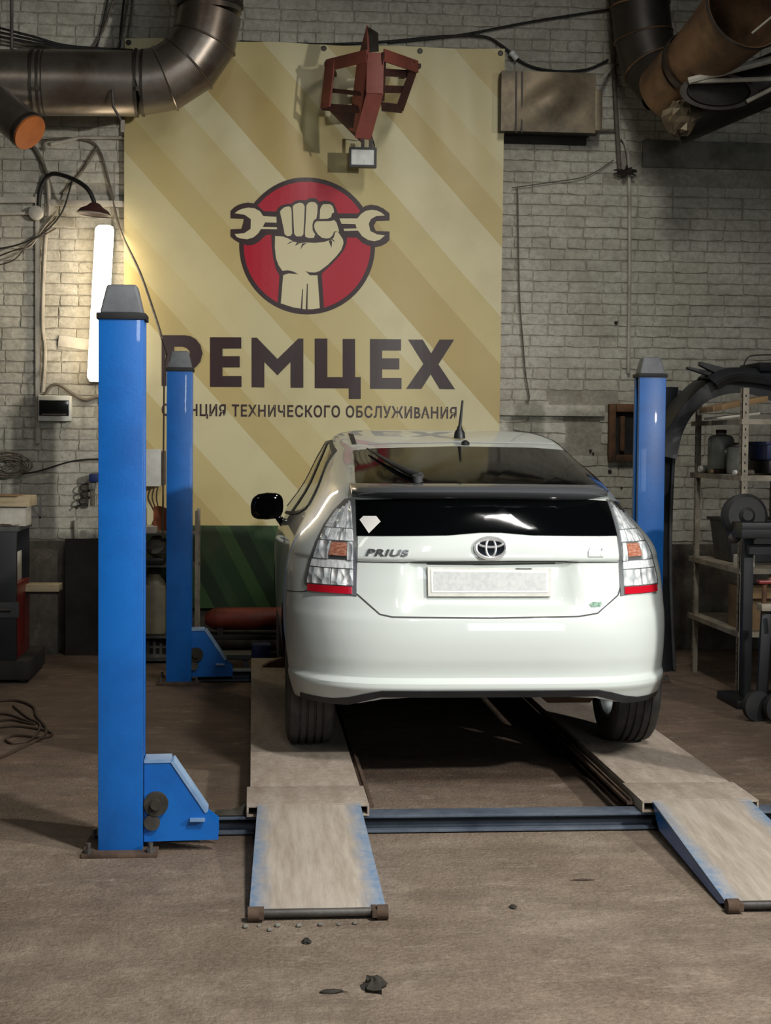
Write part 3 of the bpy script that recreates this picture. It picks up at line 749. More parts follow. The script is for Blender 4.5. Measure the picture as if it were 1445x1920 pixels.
# side windows, pillars, mirrors, door handles
def side_map(s_):
    def f(y, z, off):
        e = .004; wz = c_wid(z); dw = (c_wid(z+e)-c_wid(z-e))/(2*e)
        r0, L, p = c_rear(z), c_len(z), c_pow(z)
        d_ = max(0, min(1, 1-(r0+L-y)/L)) if y < r0+L else 1
        x = wz*(1-(1-d_)**QY)**(1/p) if d_ < 1 else wz
        n = Vector((s_, 0, -dw)).normalized(); return Vector((CX+s_*x, YR+y, ZR+z))+n*off
    return f
for s_ in (-1, 1):
    sg = sheet('side_window', [[(1.12, 1.10), (1.45, 1.06), (2.05, 1.03), (2.07, 1.405), (1.75, 1.405), (1.42, 1.36)]], side_map(s_), .06, m['car_glass'], body, .004, .004)
    sheet('side_window', [[(2.11, 1.03), (2.85, 1.0), (3.05, 1.02), (2.60, 1.32), (2.35, 1.40), (2.13, 1.405)]], side_map(s_), .06, m['car_glass'], body, .004, .004)
    sheet('window_trim', [[(2.0, 1.02), (2.16, 1.02), (2.17, 1.41), (2.02, 1.41)]], side_map(s_), .06, m['trim_plastic'], body, .004, .008)
    sheet('window_trim', [[(1.06, 1.105), (1.12, 1.10), (1.42, 1.36), (1.75, 1.405), (2.35, 1.40), (2.60, 1.32), (3.05, 1.02), (3.10, 1.02), (2.64, 1.335), (2.36, 1.42), (1.74, 1.425), (1.38, 1.375)]], side_map(s_), .06, m['trim_plastic'], body, .004, .006)
    sheet('window_trim', [[(1.12, 1.10), (1.45, 1.06), (2.05, 1.03), (2.85, 1.0), (2.85, .985), (2.05, 1.015), (1.44, 1.045), (1.10, 1.085)]], side_map(s_), .06, m['trim_plastic'], body, .004, .006)
    for yy in (1.45,): MB().tube(bez([side_map(s_)(yy, .90, -.005), side_map(s_)(yy+.05, .905, .03), side_map(s_)(yy+.17, .91, .03), side_map(s_)(yy+.22, .91, -.005)], 4), .011, 8).build('door_handle', m['car_paint'], body, smooth=True)
    # mirror
    mc = Vector((CX+s_*.93, YR+2.72, ZR+1.035))
    vs = []; nu, nv = 20, 10
    mm = MB()
    pts = []
    for j in range(nv+1):
        b = -PI/2+PI*j/nv
        for i in range(nu):
            a = 2*PI*i/nu; sx_ = math.copysign(abs(math.cos(a))**.5, math.cos(a)); sz_ = math.copysign(abs(math.sin(a))**.6, math.sin(a))
            cb_ = max(math.cos(b), .02)**.6
            x = s_*.097*sx_*cb_; zz = .08*sz_*cb_-.022*(max(0, sx_)**2 if sz_ > 0 else -.3*max(0, -sx_))*cb_
            pts.append(mc+Vector((x, .075*math.sin(b)*(1 if b > 0 else .4), zz)))
    mm.add(pts, [(j*nu+i, j*nu+(i+1) % nu, (j+1)*nu+(i+1) % nu, (j+1)*nu+i) for j in range(nv) for i in range(nu)])
    mo = mm.build('side_mirror', m['gloss_black'], body, smooth=True)
    g = MB().lathe([(1, 0), (.97, .006)], Matrix.Translation(mc+Vector((-s_*.002, -.031, 0))) @ Matrix.Rotation(PI/2, 4, 'X') @ Matrix.Diagonal((.078, .058, 1, 1)), 26); g.build('mirror_glass', m['gloss_black'], mo)
    MB().hexa([mc+Vector((-s_*.04, -.02, -.06)), mc+Vector((-s_*.09, -.02, -.06)), mc+Vector((-s_*.09, .04, -.06)), mc+Vector((-s_*.04, .04, -.06))],
              [mc+Vector((-s_*.10, -.02, -.15)), mc+Vector((-s_*.16, -.02, -.15)), mc+Vector((-s_*.16, .05, -.15)), mc+Vector((-s_*.10, .05, -.15))]).build('mirror_arm', m['gloss_black'], mo, bevel=.006)

# ------------------------------------------------------------------ banner
BY = WY-.08
def ban(x, z, off=0):
    h = (z-.3)/4.1
    y = .010*math.sin(3.1*x+1.3*z)+.006*math.sin(7.5*x-1.1*z+1)
    y += .010*math.exp(-((z-3.9)/.5)**2)*math.sin(16*x+2.0*z)+.006*math.exp(-((x-1.6)/.3)**2)*math.sin(5*z)
    return Vector((x, BY+y-off, z))
banner = thing('banner', (.45, BY, .3), 'large cream banner with a fist and wrench logo hanging on the brick wall', 'banner')
bt = [(-.93, 4.36), (-.03, 4.425), (.9, 4.43), (1.825, 4.415)]
xl, xr = -.93, 1.82
nx, nz = 90, 130; vs = []; fs = []
for j in range(nz+1):
    for i in range(nx+1):
        u, v = i/nx, j/nz; x = xl+(xr-xl)*u
        if v > .85: x += .006*math.sin(9*v)
        vs.append(ban(x, .32+(4.42-.32)*v+(.0 if v < 1 else .004*math.sin(20*u))))
fs = [(j*(nx+1)+i, j*(nx+1)+i+1, (j+1)*(nx+1)+i+1, (j+1)*(nx+1)+i) for j in range(nz) for i in range(nx)]
MB().add(vs, fs).build('cloth', m['banner'], banner, smooth=60)
for x in (-.9, -.2, .5, 1.2, 1.79):
    MB().lathe([(.012, -.003), (.02, 0), (.012, .004)], frame(ban(x, 4.39, .004), (0, -1, 0)), 14).build('eyelet', m['dirty_steel'], banner)
def Bp(px, py): p = at(px, py, BY); return (p.x, p.z)
def LG(zx, zy): return Bp(400+zx/4.014, 310+zy/4.014)
def bprint(name, polys, material, lvl, parent=banner):
    return sheet(name, polys, ban, .07, material, parent, 0, .0015+.0007*lvl, smooth=False)
def circ(cx, cy, rx, ry_, n=72): return [LG(cx+rx*math.cos(2*PI*k/n), cy+ry_*math.sin(2*PI*k/n)) for k in range(n)]
def lg(name, pts, material, lvl, parent): return bprint(name, [[LG(*p) for p in pts]], material, lvl, parent)
logo = bprint('logo_disc', [circ(705, 607, 511, 516)], m['print_dark'], 0)
bprint('logo_red', [circ(705, 607, 477, 482)], m['print_red'], 1, logo)
D, C_ = m['print_dark'], m['print_cream']
# the outline, the tool and the hand of the emblem
lg('wrench_outline', [(128,345),(152,320),(180,302),(220,288),(260,283),(300,288),(340,312),(380,348),(520,352),(520,530),(400,525),(372,548),(340,578),(300,600),(258,604),(200,588),(155,560),(128,535),(128,482),(210,480),(222,455),(228,405),(128,400)], D, 2, logo)
lg('wrench_outline', [(930,362),(1090,362),(1110,330),(1140,306),(1180,296),(1230,302),(1280,325),(1325,362),(1325,415),(1225,420),(1206,455),(1222,495),(1325,498),(1325,562),(1300,588),(1260,608),(1215,617),(1165,606),(1120,585),(1080,545),(960,540)], D, 2, logo)
lg('wrench', [(160,362),(180,346),(210,331),(260,320),(310,326),(350,348),(375,385),(505,392),(505,435),(388,432),(372,466),(505,470),(505,485),(358,482),(335,516),(300,545),(255,558),(205,552),(175,540),(160,518),(232,512),(280,480),(282,408),(235,374)], C_, 3, logo)
lg('wrench', [(1290,378),(1262,355),(1230,340),(1190,335),(1145,343),(1110,367),(1082,400),(945,400),(962,440),(1068,443),(1078,475),(975,478),(985,495),(1088,492),(1120,535),(1165,563),(1210,572),(1250,562),(1290,528),(1230,520),(1180,495),(1168,440),(1185,405),(1225,382)], C_, 3, logo)
lg('fist_outline', [(472,352),(485,325),(510,305),(560,292),(590,290),(612,270),(650,262),(695,265),(720,248),(755,245),(780,255),(797,275),(830,266),(870,268),(905,285),(925,330),(948,400),(975,470),(1005,545),(1000,590),(985,630),(960,668),(890,745),(815,815),(820,900),(832,1075),(780,1100),(640,1105),(482,1050),(490,950),(497,830),(470,780),(450,700),(440,620),(436,530),(480,520)], D, 4, logo)
lg('palm', [(464,534),(520,538),(560,552),(600,575),(650,588),(700,582),(760,585),(830,578),(880,562),(905,545),(915,505),(935,500),(950,520),(975,560),(978,590),(960,640),(920,690),(860,750),(800,795),(765,808),(720,806),(690,795),(725,828),(782,828),(788,900),(800,1076),(740,1084),(690,1084),(600,1070),(507,1040),(515,940),(525,828),(565,815),(640,822),(600,800),(560,792),(518,796),(490,755),(470,700),(462,620)], C_, 5, logo)
for f_ in ([(500,352),(512,335),(535,318),(568,312),(583,322),(588,350),(592,515),(580,533),(555,536),(535,520),(522,450)],
           [(596,312),(612,296),(645,284),(672,288),(686,310),(682,420),(676,522),(660,537),(625,537),(608,520),(602,420)],
           [(699,305),(712,285),(735,276),(765,279),(783,300),(782,355),(775,400),(752,418),(744,450),(746,490),(765,520),(756,546),(720,549),(692,540),(688,515),(694,420)],
           [(803,330),(815,303),(830,292),(875,292),(895,305),(905,330),(908,355),(892,362),(885,390),(860,402),(798,404)],
           [(757,460),(762,435),(778,422),(880,420),(908,412),(925,430),(940,475),(945,500),(908,498),(895,530),(875,548),(850,552),(815,545),(785,520),(765,490)]):
    lg('finger', f_, C_, 5, logo)
for t_ in ([(652,640),(668,590),(705,586),(675,605)], [(612,610),(628,582),(648,590),(628,600)], [(550,602),(575,578),(606,572),(575,588)], [(888,622),(868,572),(880,560),(893,575)], [(918,578),(885,562),(893,552)],
           [(668,930),(674,935),(668,1083),(656,1083)], [(703,890),(710,895),(708,1084),(694,1084)]):
    lg('crease', t_, D, 6, logo)
def TX(zx, zy): return Bp(280+zx/2.408, 600+zy/2.408)
letters = {
 'p': [[(55,68),(160,68),(185,72),(210,86),(230,112),(240,150),(230,188),(210,212),(185,226),(160,230),(112,230),(112,298),(55,298)], [(112,120),(150,120),(170,128),(180,140),(182,150),(180,160),(170,172),(150,180),(112,180)]],
 'e': [[(273,77),(415,78),(415,129),(330,129),(330,163),(408,163),(408,214),(330,214),(330,253),(416,253),(416,303),(273,302)]],
 'm': [[(461,80),(485,80),(578,176),(672,84),(695,84),(695,306),(637,306),(637,190),(578,250),(519,190),(519,305),(461,304)]],
 'ts': [[(746,84),(803,84),(803,258),(872,258),(872,86),(928,86),(928,258),(953,258),(953,357),(899,357),(899,309),(746,308)]],
 'e2': [[(995,86),(1136,87),(1136,138),(1050,138),(1050,173),(1128,173),(1128,223),(1050,223),(1050,262),(1138,262),(1138,312),(995,311)]],
 'kh': [[(1168,88),(1234,88),(1272,150),(1310,88),(1376,88),(1305,200),(1380,313),(1310,312),(1270,245),(1228,311),(1158,311),(1237,198)]]}
for k, ps in letters.items(): bprint('letter', [[TX(*p) for p in q] for q in ps], D, 1)
a_, b_ = Bp(303, 781), Bp(856, 762.5)
sheet('subtitle', None, ban, .07, D, banner, 0, .0025, smooth=False, mesh=fit(text_mesh('СТАНЦИЯ ТЕХНИЧЕСКОГО ОБСЛУЖИВАНИЯ'.replace('В', 'B'), .024, 0, 1.12), a_[0], b_[0], a_[1]-.012, b_[1]))

# ------------------------------------------------------------------ floodlight and red steel bracket above it
p0 = at(680, 295, 11.08)
fl_ = thing('floodlight', (p0.x, 11.08, p0.z-.08), 'small black framed floodlight with pale lens fixed in front of the banner', 'floodlight')
hw, hh = .098, .070
MB().box((p0.x-hw, 11.09, p0.z-hh), (p0.x+hw, 11.13, p0.z+hh)).build('housing', m['black_plastic'], fl_, bevel=.006)
fm = MB(); 
for (x0, x1, z0, z1) in ((-hw, hw, hh-.016, hh), (-hw, hw, -hh, -hh+.016), (-hw, -hw+.016, -hh+.016, hh-.016), (hw-.016, hw, -hh+.016, hh-.016)):
    fm.box((p0.x+x0, 11.07, p0.z+z0), (p0.x+x1, 11.092, p0.z+z1))
fm.build('front_frame', m['black_plastic'], fl_)
MB().box((p0.x-hw+.016, 11.078, p0.z-hh+.016), (p0.x+hw-.016, 11.088, p0.z+hh-.016)).build('lens', m['lens_white'], fl_)
br = MB()
br.box((p0.x-.012, 11.10, p0.z+hh), (p0.x+.012, 11.105, p0.z+.17)).box((p0.x-.012, 11.10, p0.z+.165), (p0.x+.012, BY-.03, p0.z+.17)).box((p0.x+.045, 11.11, p0.z+hh-.01), (p0.x+.075, 11.12, p0.z+.14))
br.build('bracket', m['dirty_steel'], fl_)
MB().tube(bez([(p0.x+.05, 11.13, p0.z+.03), (p0.x+.09, 11.2, p0.z+.1), (p0.x+.07, 11.25, p0.z+.2), (p0.x+.06, 11.33, p0.z+.35)], 6), .005, 6).build('cord', m['cable_black'], fl_)

# angular bracket: narrow front flange, splayed window-like sides, closed wedge below
YF, YB = 10.55, 10.98
def Q(px, py, Y): return at(px, py, Y)
rb = thing('steel_bracket', (Q(690, 265, YB).x, YB, Q(690, 265, YB).z), 'rust red angular steel lantern bracket with open window sides jutting out above the floodlight', 'bracket')
def bar(name, a, b, wd, th, material, wvec):
    a, b = Vector(a), Vector(b); d = (b-a).normalized(); wv = Vector(wvec); wv = (wv-d*wv.dot(d)).normalized(); tv = d.cross(wv)
    q = [a-wv*wd/2-tv*th/2, a+wv*wd/2-tv*th/2, a+wv*wd/2+tv*th/2, a-wv*wd/2+tv*th/2]
    return MB().hexa(q, [v+(b-a) for v in q]).build(name, material, rb, bevel=.002)
RO, DO = m['red_oxide'], m['dark_oxide']
bar('front_flange', Q(704, 99, YF), Q(702, 175, YF), .115, .012, RO, (1, 0, 0))
q = [Q(687, 174, YF), Q(719, 174, YF), Q(695, 262, YF+.16), Q(665, 258, YF+.16)]
MB().hexa(q, [v+Vector((0, .012, 0)) for v in q]).build('lower_flange', RO, rb)
# spike above
q = [Q(688, 98, YF+.02), Q(710, 96, YF+.02), Q(709, 62, YF+.10), Q(687, 48, YF+.10)]
MB().hexa(q, [v+Vector((.0, .012, 0)) for v in q]).build('spike', m['duct_band'], rb)
q = [Q(689, 97, YF+.02), Q(687, 48, YF+.1), Q(685, 66, YF+.22), Q(673, 101, YF+.26)]
MB().hexa(q, [v+Vector((.012, .0, 0)) for v in q]).build('spike_side', RO, rb)
# left side
LT, LB = Q(614, 117, YB), Q(604, 203, YB); FT, FB = Q(688, 99, YF), Q(688, 176, YF)
FB2 = Q(670, 246, YF+.16)
sv = (LT-FT).normalized()
bar('side_bar', FT-Vector((0, 0, .02)), LT-Vector((0, 0, .02)), .085, .012, RO, (0, 0, 1)); bar('side_bar', LT+Vector((0, 0, .02))-sv*.04, LB-sv*.04, .12, .012, RO, sv)
bar('side_bar', FT+sv*.04, FB2+sv*.04, .13, .012, RO, sv)
mL = (LT+LB)/2+Vector((0, 0, -.03)); mF = FT.lerp(FB2, .52); bar('side_bar', mF, mL, .03, .012, DO, (0, 0, 1))
bL = LB+Vector((0, 0, .01)); bF = FT.lerp(FB2, .72); bar('side_bar', bF, bL, .05, .012, DO, (0, 0, 1))
tip = Q(677, 268, YF+.17)
q = [LB+Vector((0, 0, .03)), FT.lerp(FB2, .68), FB2, tip]
MB().hexa(q, [v+Vector((.012, .004, 0)) for v in q]).build('wedge_plate', DO, rb)
# right side
RTp, RBp = Q(783, 120, YB), Q(753, 205, YB); GT = Q(720, 98, YF); GB = Q(716, 190, YF+.06)
sv2 = (RTp-GT).normalized()
bar('side_bar', GT-Vector((0, 0, .02)), RTp-Vector((0, 0, .02)), .085, .012, RO, (0, 0, 1)); bar('side_bar', RTp-sv2*.03, RBp-sv2*.03, .10, .012, DO, sv2); bar('side_bar', GT, GB, .05, .012, DO, sv2)
for k, (a, b) in enumerate((((720, 136), (765, 138)), ((720, 167), (757, 168)), ((716, 200), (752, 204)))):
    bar('slat', Q(a[0], a[1], YF+.1), Q(b[0], b[1], YB), .05 if k < 2 else .06, .012, DO, (0, 0, 1))
# arms back to the wall
for a in (LT, RTp, LB.lerp(RBp, .5)):
    bar('wall_arm', a+Vector((0, 0, -.01)), (a.x*.8+rb.location.x*.2, BY-.035, a.z-.01), .05, .03, DO, (1, 0, 0))
bar('back_plate', Q(690, 110, YB), Q(690, 215, YB), .12, .012, DO, (1, 0, 0))

# ------------------------------------------------------------------ ducts
DY = 10.72
du = thing('ventilation_duct', (at(120, 215, DY).x, DY, at(120, 215, DY).z), 'round grey steel ventilation duct with an elbow rising beside the banner', 'duct')
c0, c1 = at(-120, 155, DY), at(258, 156, DY); R_ = .218
def seg_tube(name, pts, r, material, parent, seg=36): return MB().tube(pts, r, seg).build(name, material, parent, smooth=40)
xs = [at(-120, 155, DY), at(64, 155, DY), at(258, 156.5, DY)]
seg_tube('duct_section', [xs[0], xs[1]], R_, m['duct_steel'], du); seg_tube('duct_section', [xs[1], xs[2]], R_, m['duct_steel'], du)
ce = at(258, 20, DY); Rb = (xs[2]-ce).length
arc = [ce+Vector((Rb*math.sin(a), 0, -Rb*math.cos(a))) for a in [PI/2*k/4 for k in range(5)]]
def gores(name, path, r, material, parent, seam=None, seg=36):
    """mitred duct segments: rings lie in the bisecting planes, each segment its own part"""
    P = [Vector(p) for p in path]; n = len(P); rings = []; t0 = (P[1]-P[0]).normalized()
    u = t0.orthogonal().normalized(); w_ = t0.cross(u)
    cur = [P[0]+(u*math.cos(2*PI*k/seg)+w_*math.sin(2*PI*k/seg))*r for k in range(seg)]; rings.append(cur)
    for i in range(1, n):
        d = (P[i]-P[i-1]).normalized(); nn = d if i == n-1 else (d+(P[i+1]-P[i]).normalized()).normalized()
        cur = [q+d*((P[i]-q).dot(nn)/d.dot(nn)) for q in cur]; rings.append(cur)
    for i in range(n-1):
        fs = [(k, (k+1) % seg, seg+(k+1) % seg, seg+k) for k in range(seg)]
        MB().add(rings[i]+rings[i+1], fs).build(name, material, parent, smooth=40)
        if seam and i:
            c = P[i]; rg_ = [c+(q-c)*1.012 for q in rings[i]]
            MB().tube(rg_, .008, 6, closed=True).build('seam_ring', seam, parent, smooth=True)
gores('elbow_gore', arc, R_*.985, m['duct_steel'], du, m['duct_steel'])
topd = arc[-1]; seg_tube('duct_section', [topd, topd+Vector((0, 0, .8))], R_*.97, m['duct_steel'], du)
def band(p, d, r, wd=.03, material=None): d = Vector(d).normalized(); return MB().tube([Vector(p)-d*wd/2, Vector(p)+d*wd/2], r, 36).build('clamp_band', material or m['duct_band'], du, smooth=40)
for px in (64, 76, 256, 268, 84):
    band(at(px, 155.5, DY), (1, 0, 0), R_+(.010 if px in (64, 256) else .005), .018 if px != 84 else .008)
band(topd+Vector((0, 0, .05)), (0, 0, 1), R_+.008); band(topd+Vector((0, 0, .10)), (0, 0, 1), R_+.004, .014)
for px in (70, 258): 
    pb = at(px, 166, DY-R_-.004); MB().box((pb.x-.012, pb.y-.02, pb.z-.012), (pb.x+.012, pb.y+.01, pb.z+.012)).build('band_bolt', m['duct_band'], du)
MB().tube([at(210, 168, DY-R_-.01), at(212, 200, DY-R_-.01), at(228, 228, DY-R_+.02), at(230, 244, DY-R_+.02)], .009, 8).build('hanger_strap', m['dirty_steel'], du)
MB().box(tuple(at(226, 246, DY-R_+.01)), tuple(at(234, 226, DY-R_+.03))).build('hanger_clip', m['grey_conduit'], du)
ba, bb = at(-28, 178, DY-.12), at(56, 249, DY-.32)
bd = (bb-ba).normalized(); br_ = seg_tube('branch_pipe', [ba, bb-bd*.01], .125, m['duct_steel'], du)
MB().tube([bb-bd*.012, bb+bd*.004], .122, 36).build('end_cover', m['orange_cap'], br_, smooth=30)
MB().tube([bb-bd*.045, bb-bd*.015], .129, 36).build('branch_rim', m['duct_band'], br_, smooth=40)
MB().tube([at(-10, 183, DY-.21), at(18, 183, DY-.21), at(44, 196, DY-.21), at(64, 214, DY-.19)], .011, 8).build('branch_seam', m['duct_steel'], br_, smooth=True)
MB().tube([xs[0]+Vector((.5, 0, R_+.02)), xs[0]+Vector((.5, 0, 1.1))], .012, 8).build('hanger_rod', m['dirty_steel'], du)

dr = thing('rusty_duct', (at(1260, 230, 10.6).x, 10.6, at(1260, 230, 10.6).z), 'rusty brown sheet metal duct elbow with an open flared mouth under the ceiling', 'duct')
path = [at(1198, -130, 10.95), at(1200, 10, 10.95), at(1206, 70, 10.95), at(1222, 125, 10.92), at(1252, 165, 10.8)]
rad = .205
gores('elbow_gore', path, rad, m['duct_dark'], dr, m['duct_rust'])
j0 = at(1252, 172, 10.72); j1 = at(1292, 130, 10.45); j2 = at(1398, 18, 9.75)
MB().tube([j0, j1], .225, 32).build('branch_collar', m['duct_rust'], dr, smooth=40)
d = (j2-j1).normalized(); Mx = frame(j1, d); Lg = (j2-j1).length
MB().lathe([(.21, 0), (.235, Lg*.6), (.27, Lg), (.262, Lg), (.225, Lg*.6), (.2, .02)], Mx, 36, closed=True).build('mouth_cone', m['duct_rust'], dr, smooth=40)
MB().lathe([(.272, Lg-.02), (.28, Lg-.01), (.272, Lg+.005)], Mx, 36, closed=True).build('mouth_rim', m['duct_band'], dr, smooth=True)
MB().lathe([(.236, .05), (.236, .09), (.226, .09), (.226, .05)], Mx, 36, closed=True).build('seam_ring', m['duct_band'], dr, smooth=40)
# crumpled foil at the joint
ff = MB(); rr = random.Random(5); fc = at(1275, 222, 10.40); nu, nv = 14, 9; pts = []
for j in range(nv):
    b = -PI/2+PI*j/(nv-1)
    for i in range(nu):
        a = 2*PI*i/nu; k = .10*(1+rr.uniform(-.28, .28)); pts.append(fc+Vector((k*1.15*math.cos(a)*math.cos(b), k*math.sin(a)*math.cos(b), k*1.1*math.sin(b))))
ff.add(pts, [(j*nu+i, j*nu+(i+1) % nu, (j+1)*nu+(i+1) % nu, (j+1)*nu+i) for j in range(nv-1) for i in range(nu)])
ff.build('torn_foil', m['tarnish'], dr)
dp = dr
q0, q1 = at(1262, 228, 10.62), at(1560, 100, 10.3); d = (q1-q0).normalized()
MB().tube([q0, q1], .17, 28).build('side_branch', m['duct_dark'], dp, smooth=40)
MB().lathe([(1, -.02), (1.08, .012), (.9, .014), (.86, -.02)], Matrix.Translation(at(1346, 172, 10.2)) @ Matrix.Rotation(math.radians(98), 4, 'X') @ Matrix.Rotation(math.radians(-4), 4, 'Y') @ Matrix.Diagonal((.24, .11, 1, 1)), 36, closed=True).build('opening_rim', m['duct_band'], dp, smooth=True)
MB().lathe([(1, -.012), (.98, 0)], Matrix.Translation(at(1346, 172, 10.2)) @ Matrix.Rotation(math.radians(98), 4, 'X') @ Matrix.Diagonal((.21, .09, 1, 1)), 36).build('opening', m['grime_black'], dp)
for a, b, wd in (((1290, 152), (1460, 108), .05), ((1300, 153), (1455, 147), .03), ((1400, 190), (1480, 150), .03)):
    MB().tube([at(a[0], a[1], 10.15), at(b[0], b[1], 10.0)], wd/2, 8).build('strap', m['pale_conduit'], dp, smooth=True)
MB().tube([at(1410, 62, 9.7), at(1470, 12, 9.5)], .008, 6).build('tie_wire', m['pale_conduit'], dp)

# ------------------------------------------------------------------ fittings on the left of the wall
WF = WY-.035
def wall_line(name, pts, r, material, label, cat, group=None, Y=WF, n=8, smooth_path=True):
    P = [at(p[0], p[1], p[2] if len(p) > 2 else Y) for p in pts]
    if smooth_path: P = bez(P, n)
    return tag(MB().tube(P, r, 8).build(name, material, smooth=True), label, cat, group)
# strip light
a, b = at(196, 422, WY-.16), at(181, 716, WY-.16); kx = b.x-a.x
sl = thing('strip_light', (a.x, WY-.1, b.z), 'glowing white tube light fixed upright on the bricks behind the near blue post', 'light')
MB().hexa([(b.x-.06, WY-.125, b.z), (b.x+.06, WY-.125, b.z), (b.x+.06, WY-.018, b.z), (b.x-.06, WY-.018, b.z)], [(a.x-.06, WY-.125, a.z), (a.x+.06, WY-.125, a.z), (a.x+.06, WY-.018, a.z), (a.x-.06, WY-.018, a.z)]).build('housing', m['white_plastic'], sl, bevel=.01)
MB().tube([(b.x, WY-.16, b.z+.005), (b.x, WY-.16, b.z+.03), (a.x, WY-.16, a.z-.03), (a.x, WY-.16, a.z-.005)], [.045, .066, .066, .045], 20).build('diffuser', m['tube_glow'], sl, smooth=40)
# enamel shade on a swan-neck
sc = at(176, 402, WY-.42)
sh = thing('wall_lamp', (sc.x, WY-.2, sc.z), 'dark enamel lamp shade on a curved swan neck above the tube light', 'lamp')
MB().lathe([(.112, 0), (.118, .006), (.10, .03), (.055, .055), (.035, .075), (.02, .08), (.015, .06), (.05, .04), (.095, .012)], frame(sc, (.1, 0, 1)), 28, closed=True).build('shade', m['dark_oxide'], sh, smooth=True)
MB().lathe([(.114, -.004), (.12, .002), (.114, .008)], frame(sc, (.1, 0, 1)), 28, closed=True).build('shade_rim', m['grey_conduit'], sh, smooth=True)
MB().tube(bez([at(72, 400, WF), at(76, 355, WF), at(95, 327, WY-.08), at(130, 333, WY-.25), at(162, 352, WY-.4), at(176, 378, WY-.42), at(172, 388, WY-.42), sc+Vector((.0, 0, .07))], 6), .016, 10).build('swan_neck', m['cable_black'], sh, smooth=True)
# conduits and ducts
wall_line('conduit', [(89, 330), (92, 400), (84, 460), (79, 600), (84, 660), (80, 735)], .016, m['grey_conduit'], 'crooked grey conduit running down beside the pale trunking to the fuse box', 'conduit')
tr = at(70, 455, WF); trb = at(66, 832, WF)
tag(MB().box((tr.x-.016, WY-.035, trb.z), (tr.x+.016, WY+.003, tr.z+.35)).build('cable_trunking', m['pale_conduit'], bevel=.004), 'narrow upright pale cable trunking on the bricks left of the fuse box', 'trunking')
for (x0, x1, y0, lab) in ((-40, 66, 375, 'pale level trunking left of the round junction box upper run'), (92, 243, 380, 'pale level trunking running from the conduit to the banner edge'), (-40, 60, 400, 'thin pale level pipe meeting the round junction box')):
    p, q = at(x0, y0, WF), at(x1, y0+(3 if x0 > 0 else 0), WF); h = .022 if y0 < 390 else .009
    tag(MB().hexa([p+Vector((0, -.015, -h)), q+Vector((0, -.015, -h)), q+Vector((0, -.015, h)), p+Vector((0, -.015, h))], [p+Vector((0, .025, -h)), q+Vector((0, .025, -h)), q+Vector((0, .025, h)), p+Vector((0, .025, h))]).build('cable_trunking' if y0 < 390 else 'conduit', m['pale_conduit'], bevel=.003), lab, 'trunking' if y0 < 390 else 'conduit')
jp = at(68, 400, WY-.05)
jb = thing('junction_box', (jp.x, WY, jp.z), 'round pale junction box where the pipes cross beside the swan neck lamp', 'junction box')
MB().lathe([(.052, -.05), (.052, .03), (.046, .035)], frame(jp, (0, -1, 0)), 24).build('base', m['pale_conduit'], jb, smooth=35)
MB().lathe([(.05, .035), (.05, .04), (.04, .046)], frame(jp, (0, -1, 0)), 24).build('lid', m['pale_conduit'], jb, smooth=35)
# fuse box
f0, f1 = at(71, 741, WY-.09), at(133, 790, WY-.09)
fb = thing('fuse_box', (f0.x, WY, f1.z), 'white plastic fuse box with a dark smoked window on the brick wall', 'fuse box')
MB().box((f0.x, WY-.09, f1.z), (f1.x, WY+.003, f0.z)).build('case', m['white_plastic'], fb, bevel=.008)
g0, g1 = at(73, 750, WY-.1), at(129, 780, WY-.1)
MB().box((g0.x, WY-.098, g1.z), (g1.x, WY-.088, g0.z)).build('window', m['dark_glass'], fb, bevel=.004)
MB().box((g0.x+.02, WY-.101, g1.z+.008), (g1.x-.02, WY-.097, g1.z+.014)).build('window_catch', m['cable_grey'], fb)
wall_line('cable', [(84, 742), (96, 724), (112, 722), (135, 738), (160, 750), (182, 744), (215, 742)], .012, m['cable_grey'], 'thick grey cable arching from the fuse box towards the near post', 'cable')
# loose cables
wall_line('cable', [(-30, 470, 11.3), (30, 460, 11.3), (80, 438, 11.3), (115, 400, 11.3), (132, 350, 11.35), (135, 335, WF)], .006, m['cable_black'], 'thin black cable sagging across the conduit under the swan neck lamp', 'cable')
for k in range(4):
    wall_line('wire', [(-20, 500-6*k, WF-.02), (25, 488-9*k, WF-.05), (55, 455+3*k, WF-.06), (80, 442-4*k, WF-.04), (105, 428-10*k, WF)], .0045, m['grey_conduit'] if k % 2 else m['cable_brown'], 'one of the frayed pale wires bunched below the junction box', 'wire', 'frayed wires below the junction box')
for k in range(3):
    wall_line('cable', [(-30, 45+k*9, 11.2), (60, 68+k*6, 11.2), (130, 86+k*3, 11.25), (250, 94+k, 11.3)], .009, m['cable_black'], 'one of the black cables sagging along the top of the big duct', 'cable', 'black cables above the big duct')
for k, (x0, x1) in enumerate(((222, 170), (205, 178), (245, 218), (232, 222), (252, 232))):
    wall_line('cable', [(x0+(4 if k % 2 else 0), -30, WF), ((x0+x1)/2, 50, WF), (x1, 100, WF), (x1-22, 180, WF)], .008, m['cable_black'] if k % 2 else m['cable_grey'], 'one of the slanting cables running up the bricks behind the big duct', 'cable', 'slanting cables behind the big duct')
wall_line('conduit', [(45, 272, WF), (85, 263, WF), (140, 260, WF), (182, 275, WF), (205, 345, WF), (225, 430, WF-.05), (262, 510, 11.1), (290, 590, 10.6), (304, 636, 10.0)], .009, m['cable_grey'], 'long grey cable slanting from the wall down to the top of the far post', 'cable')
wall_line('conduit', [(182, 276), (150, 325), (118, 362)], .012, m['cable_grey'], 'short slanted conduit on the bricks above the pale trunking', 'conduit', smooth_path=False)
wall_line('conduit', [(60, 270), (78, 300), (90, 335)], .013, m['cable_grey'], 'bent conduit under the orange end cover of the duct branch', 'conduit')
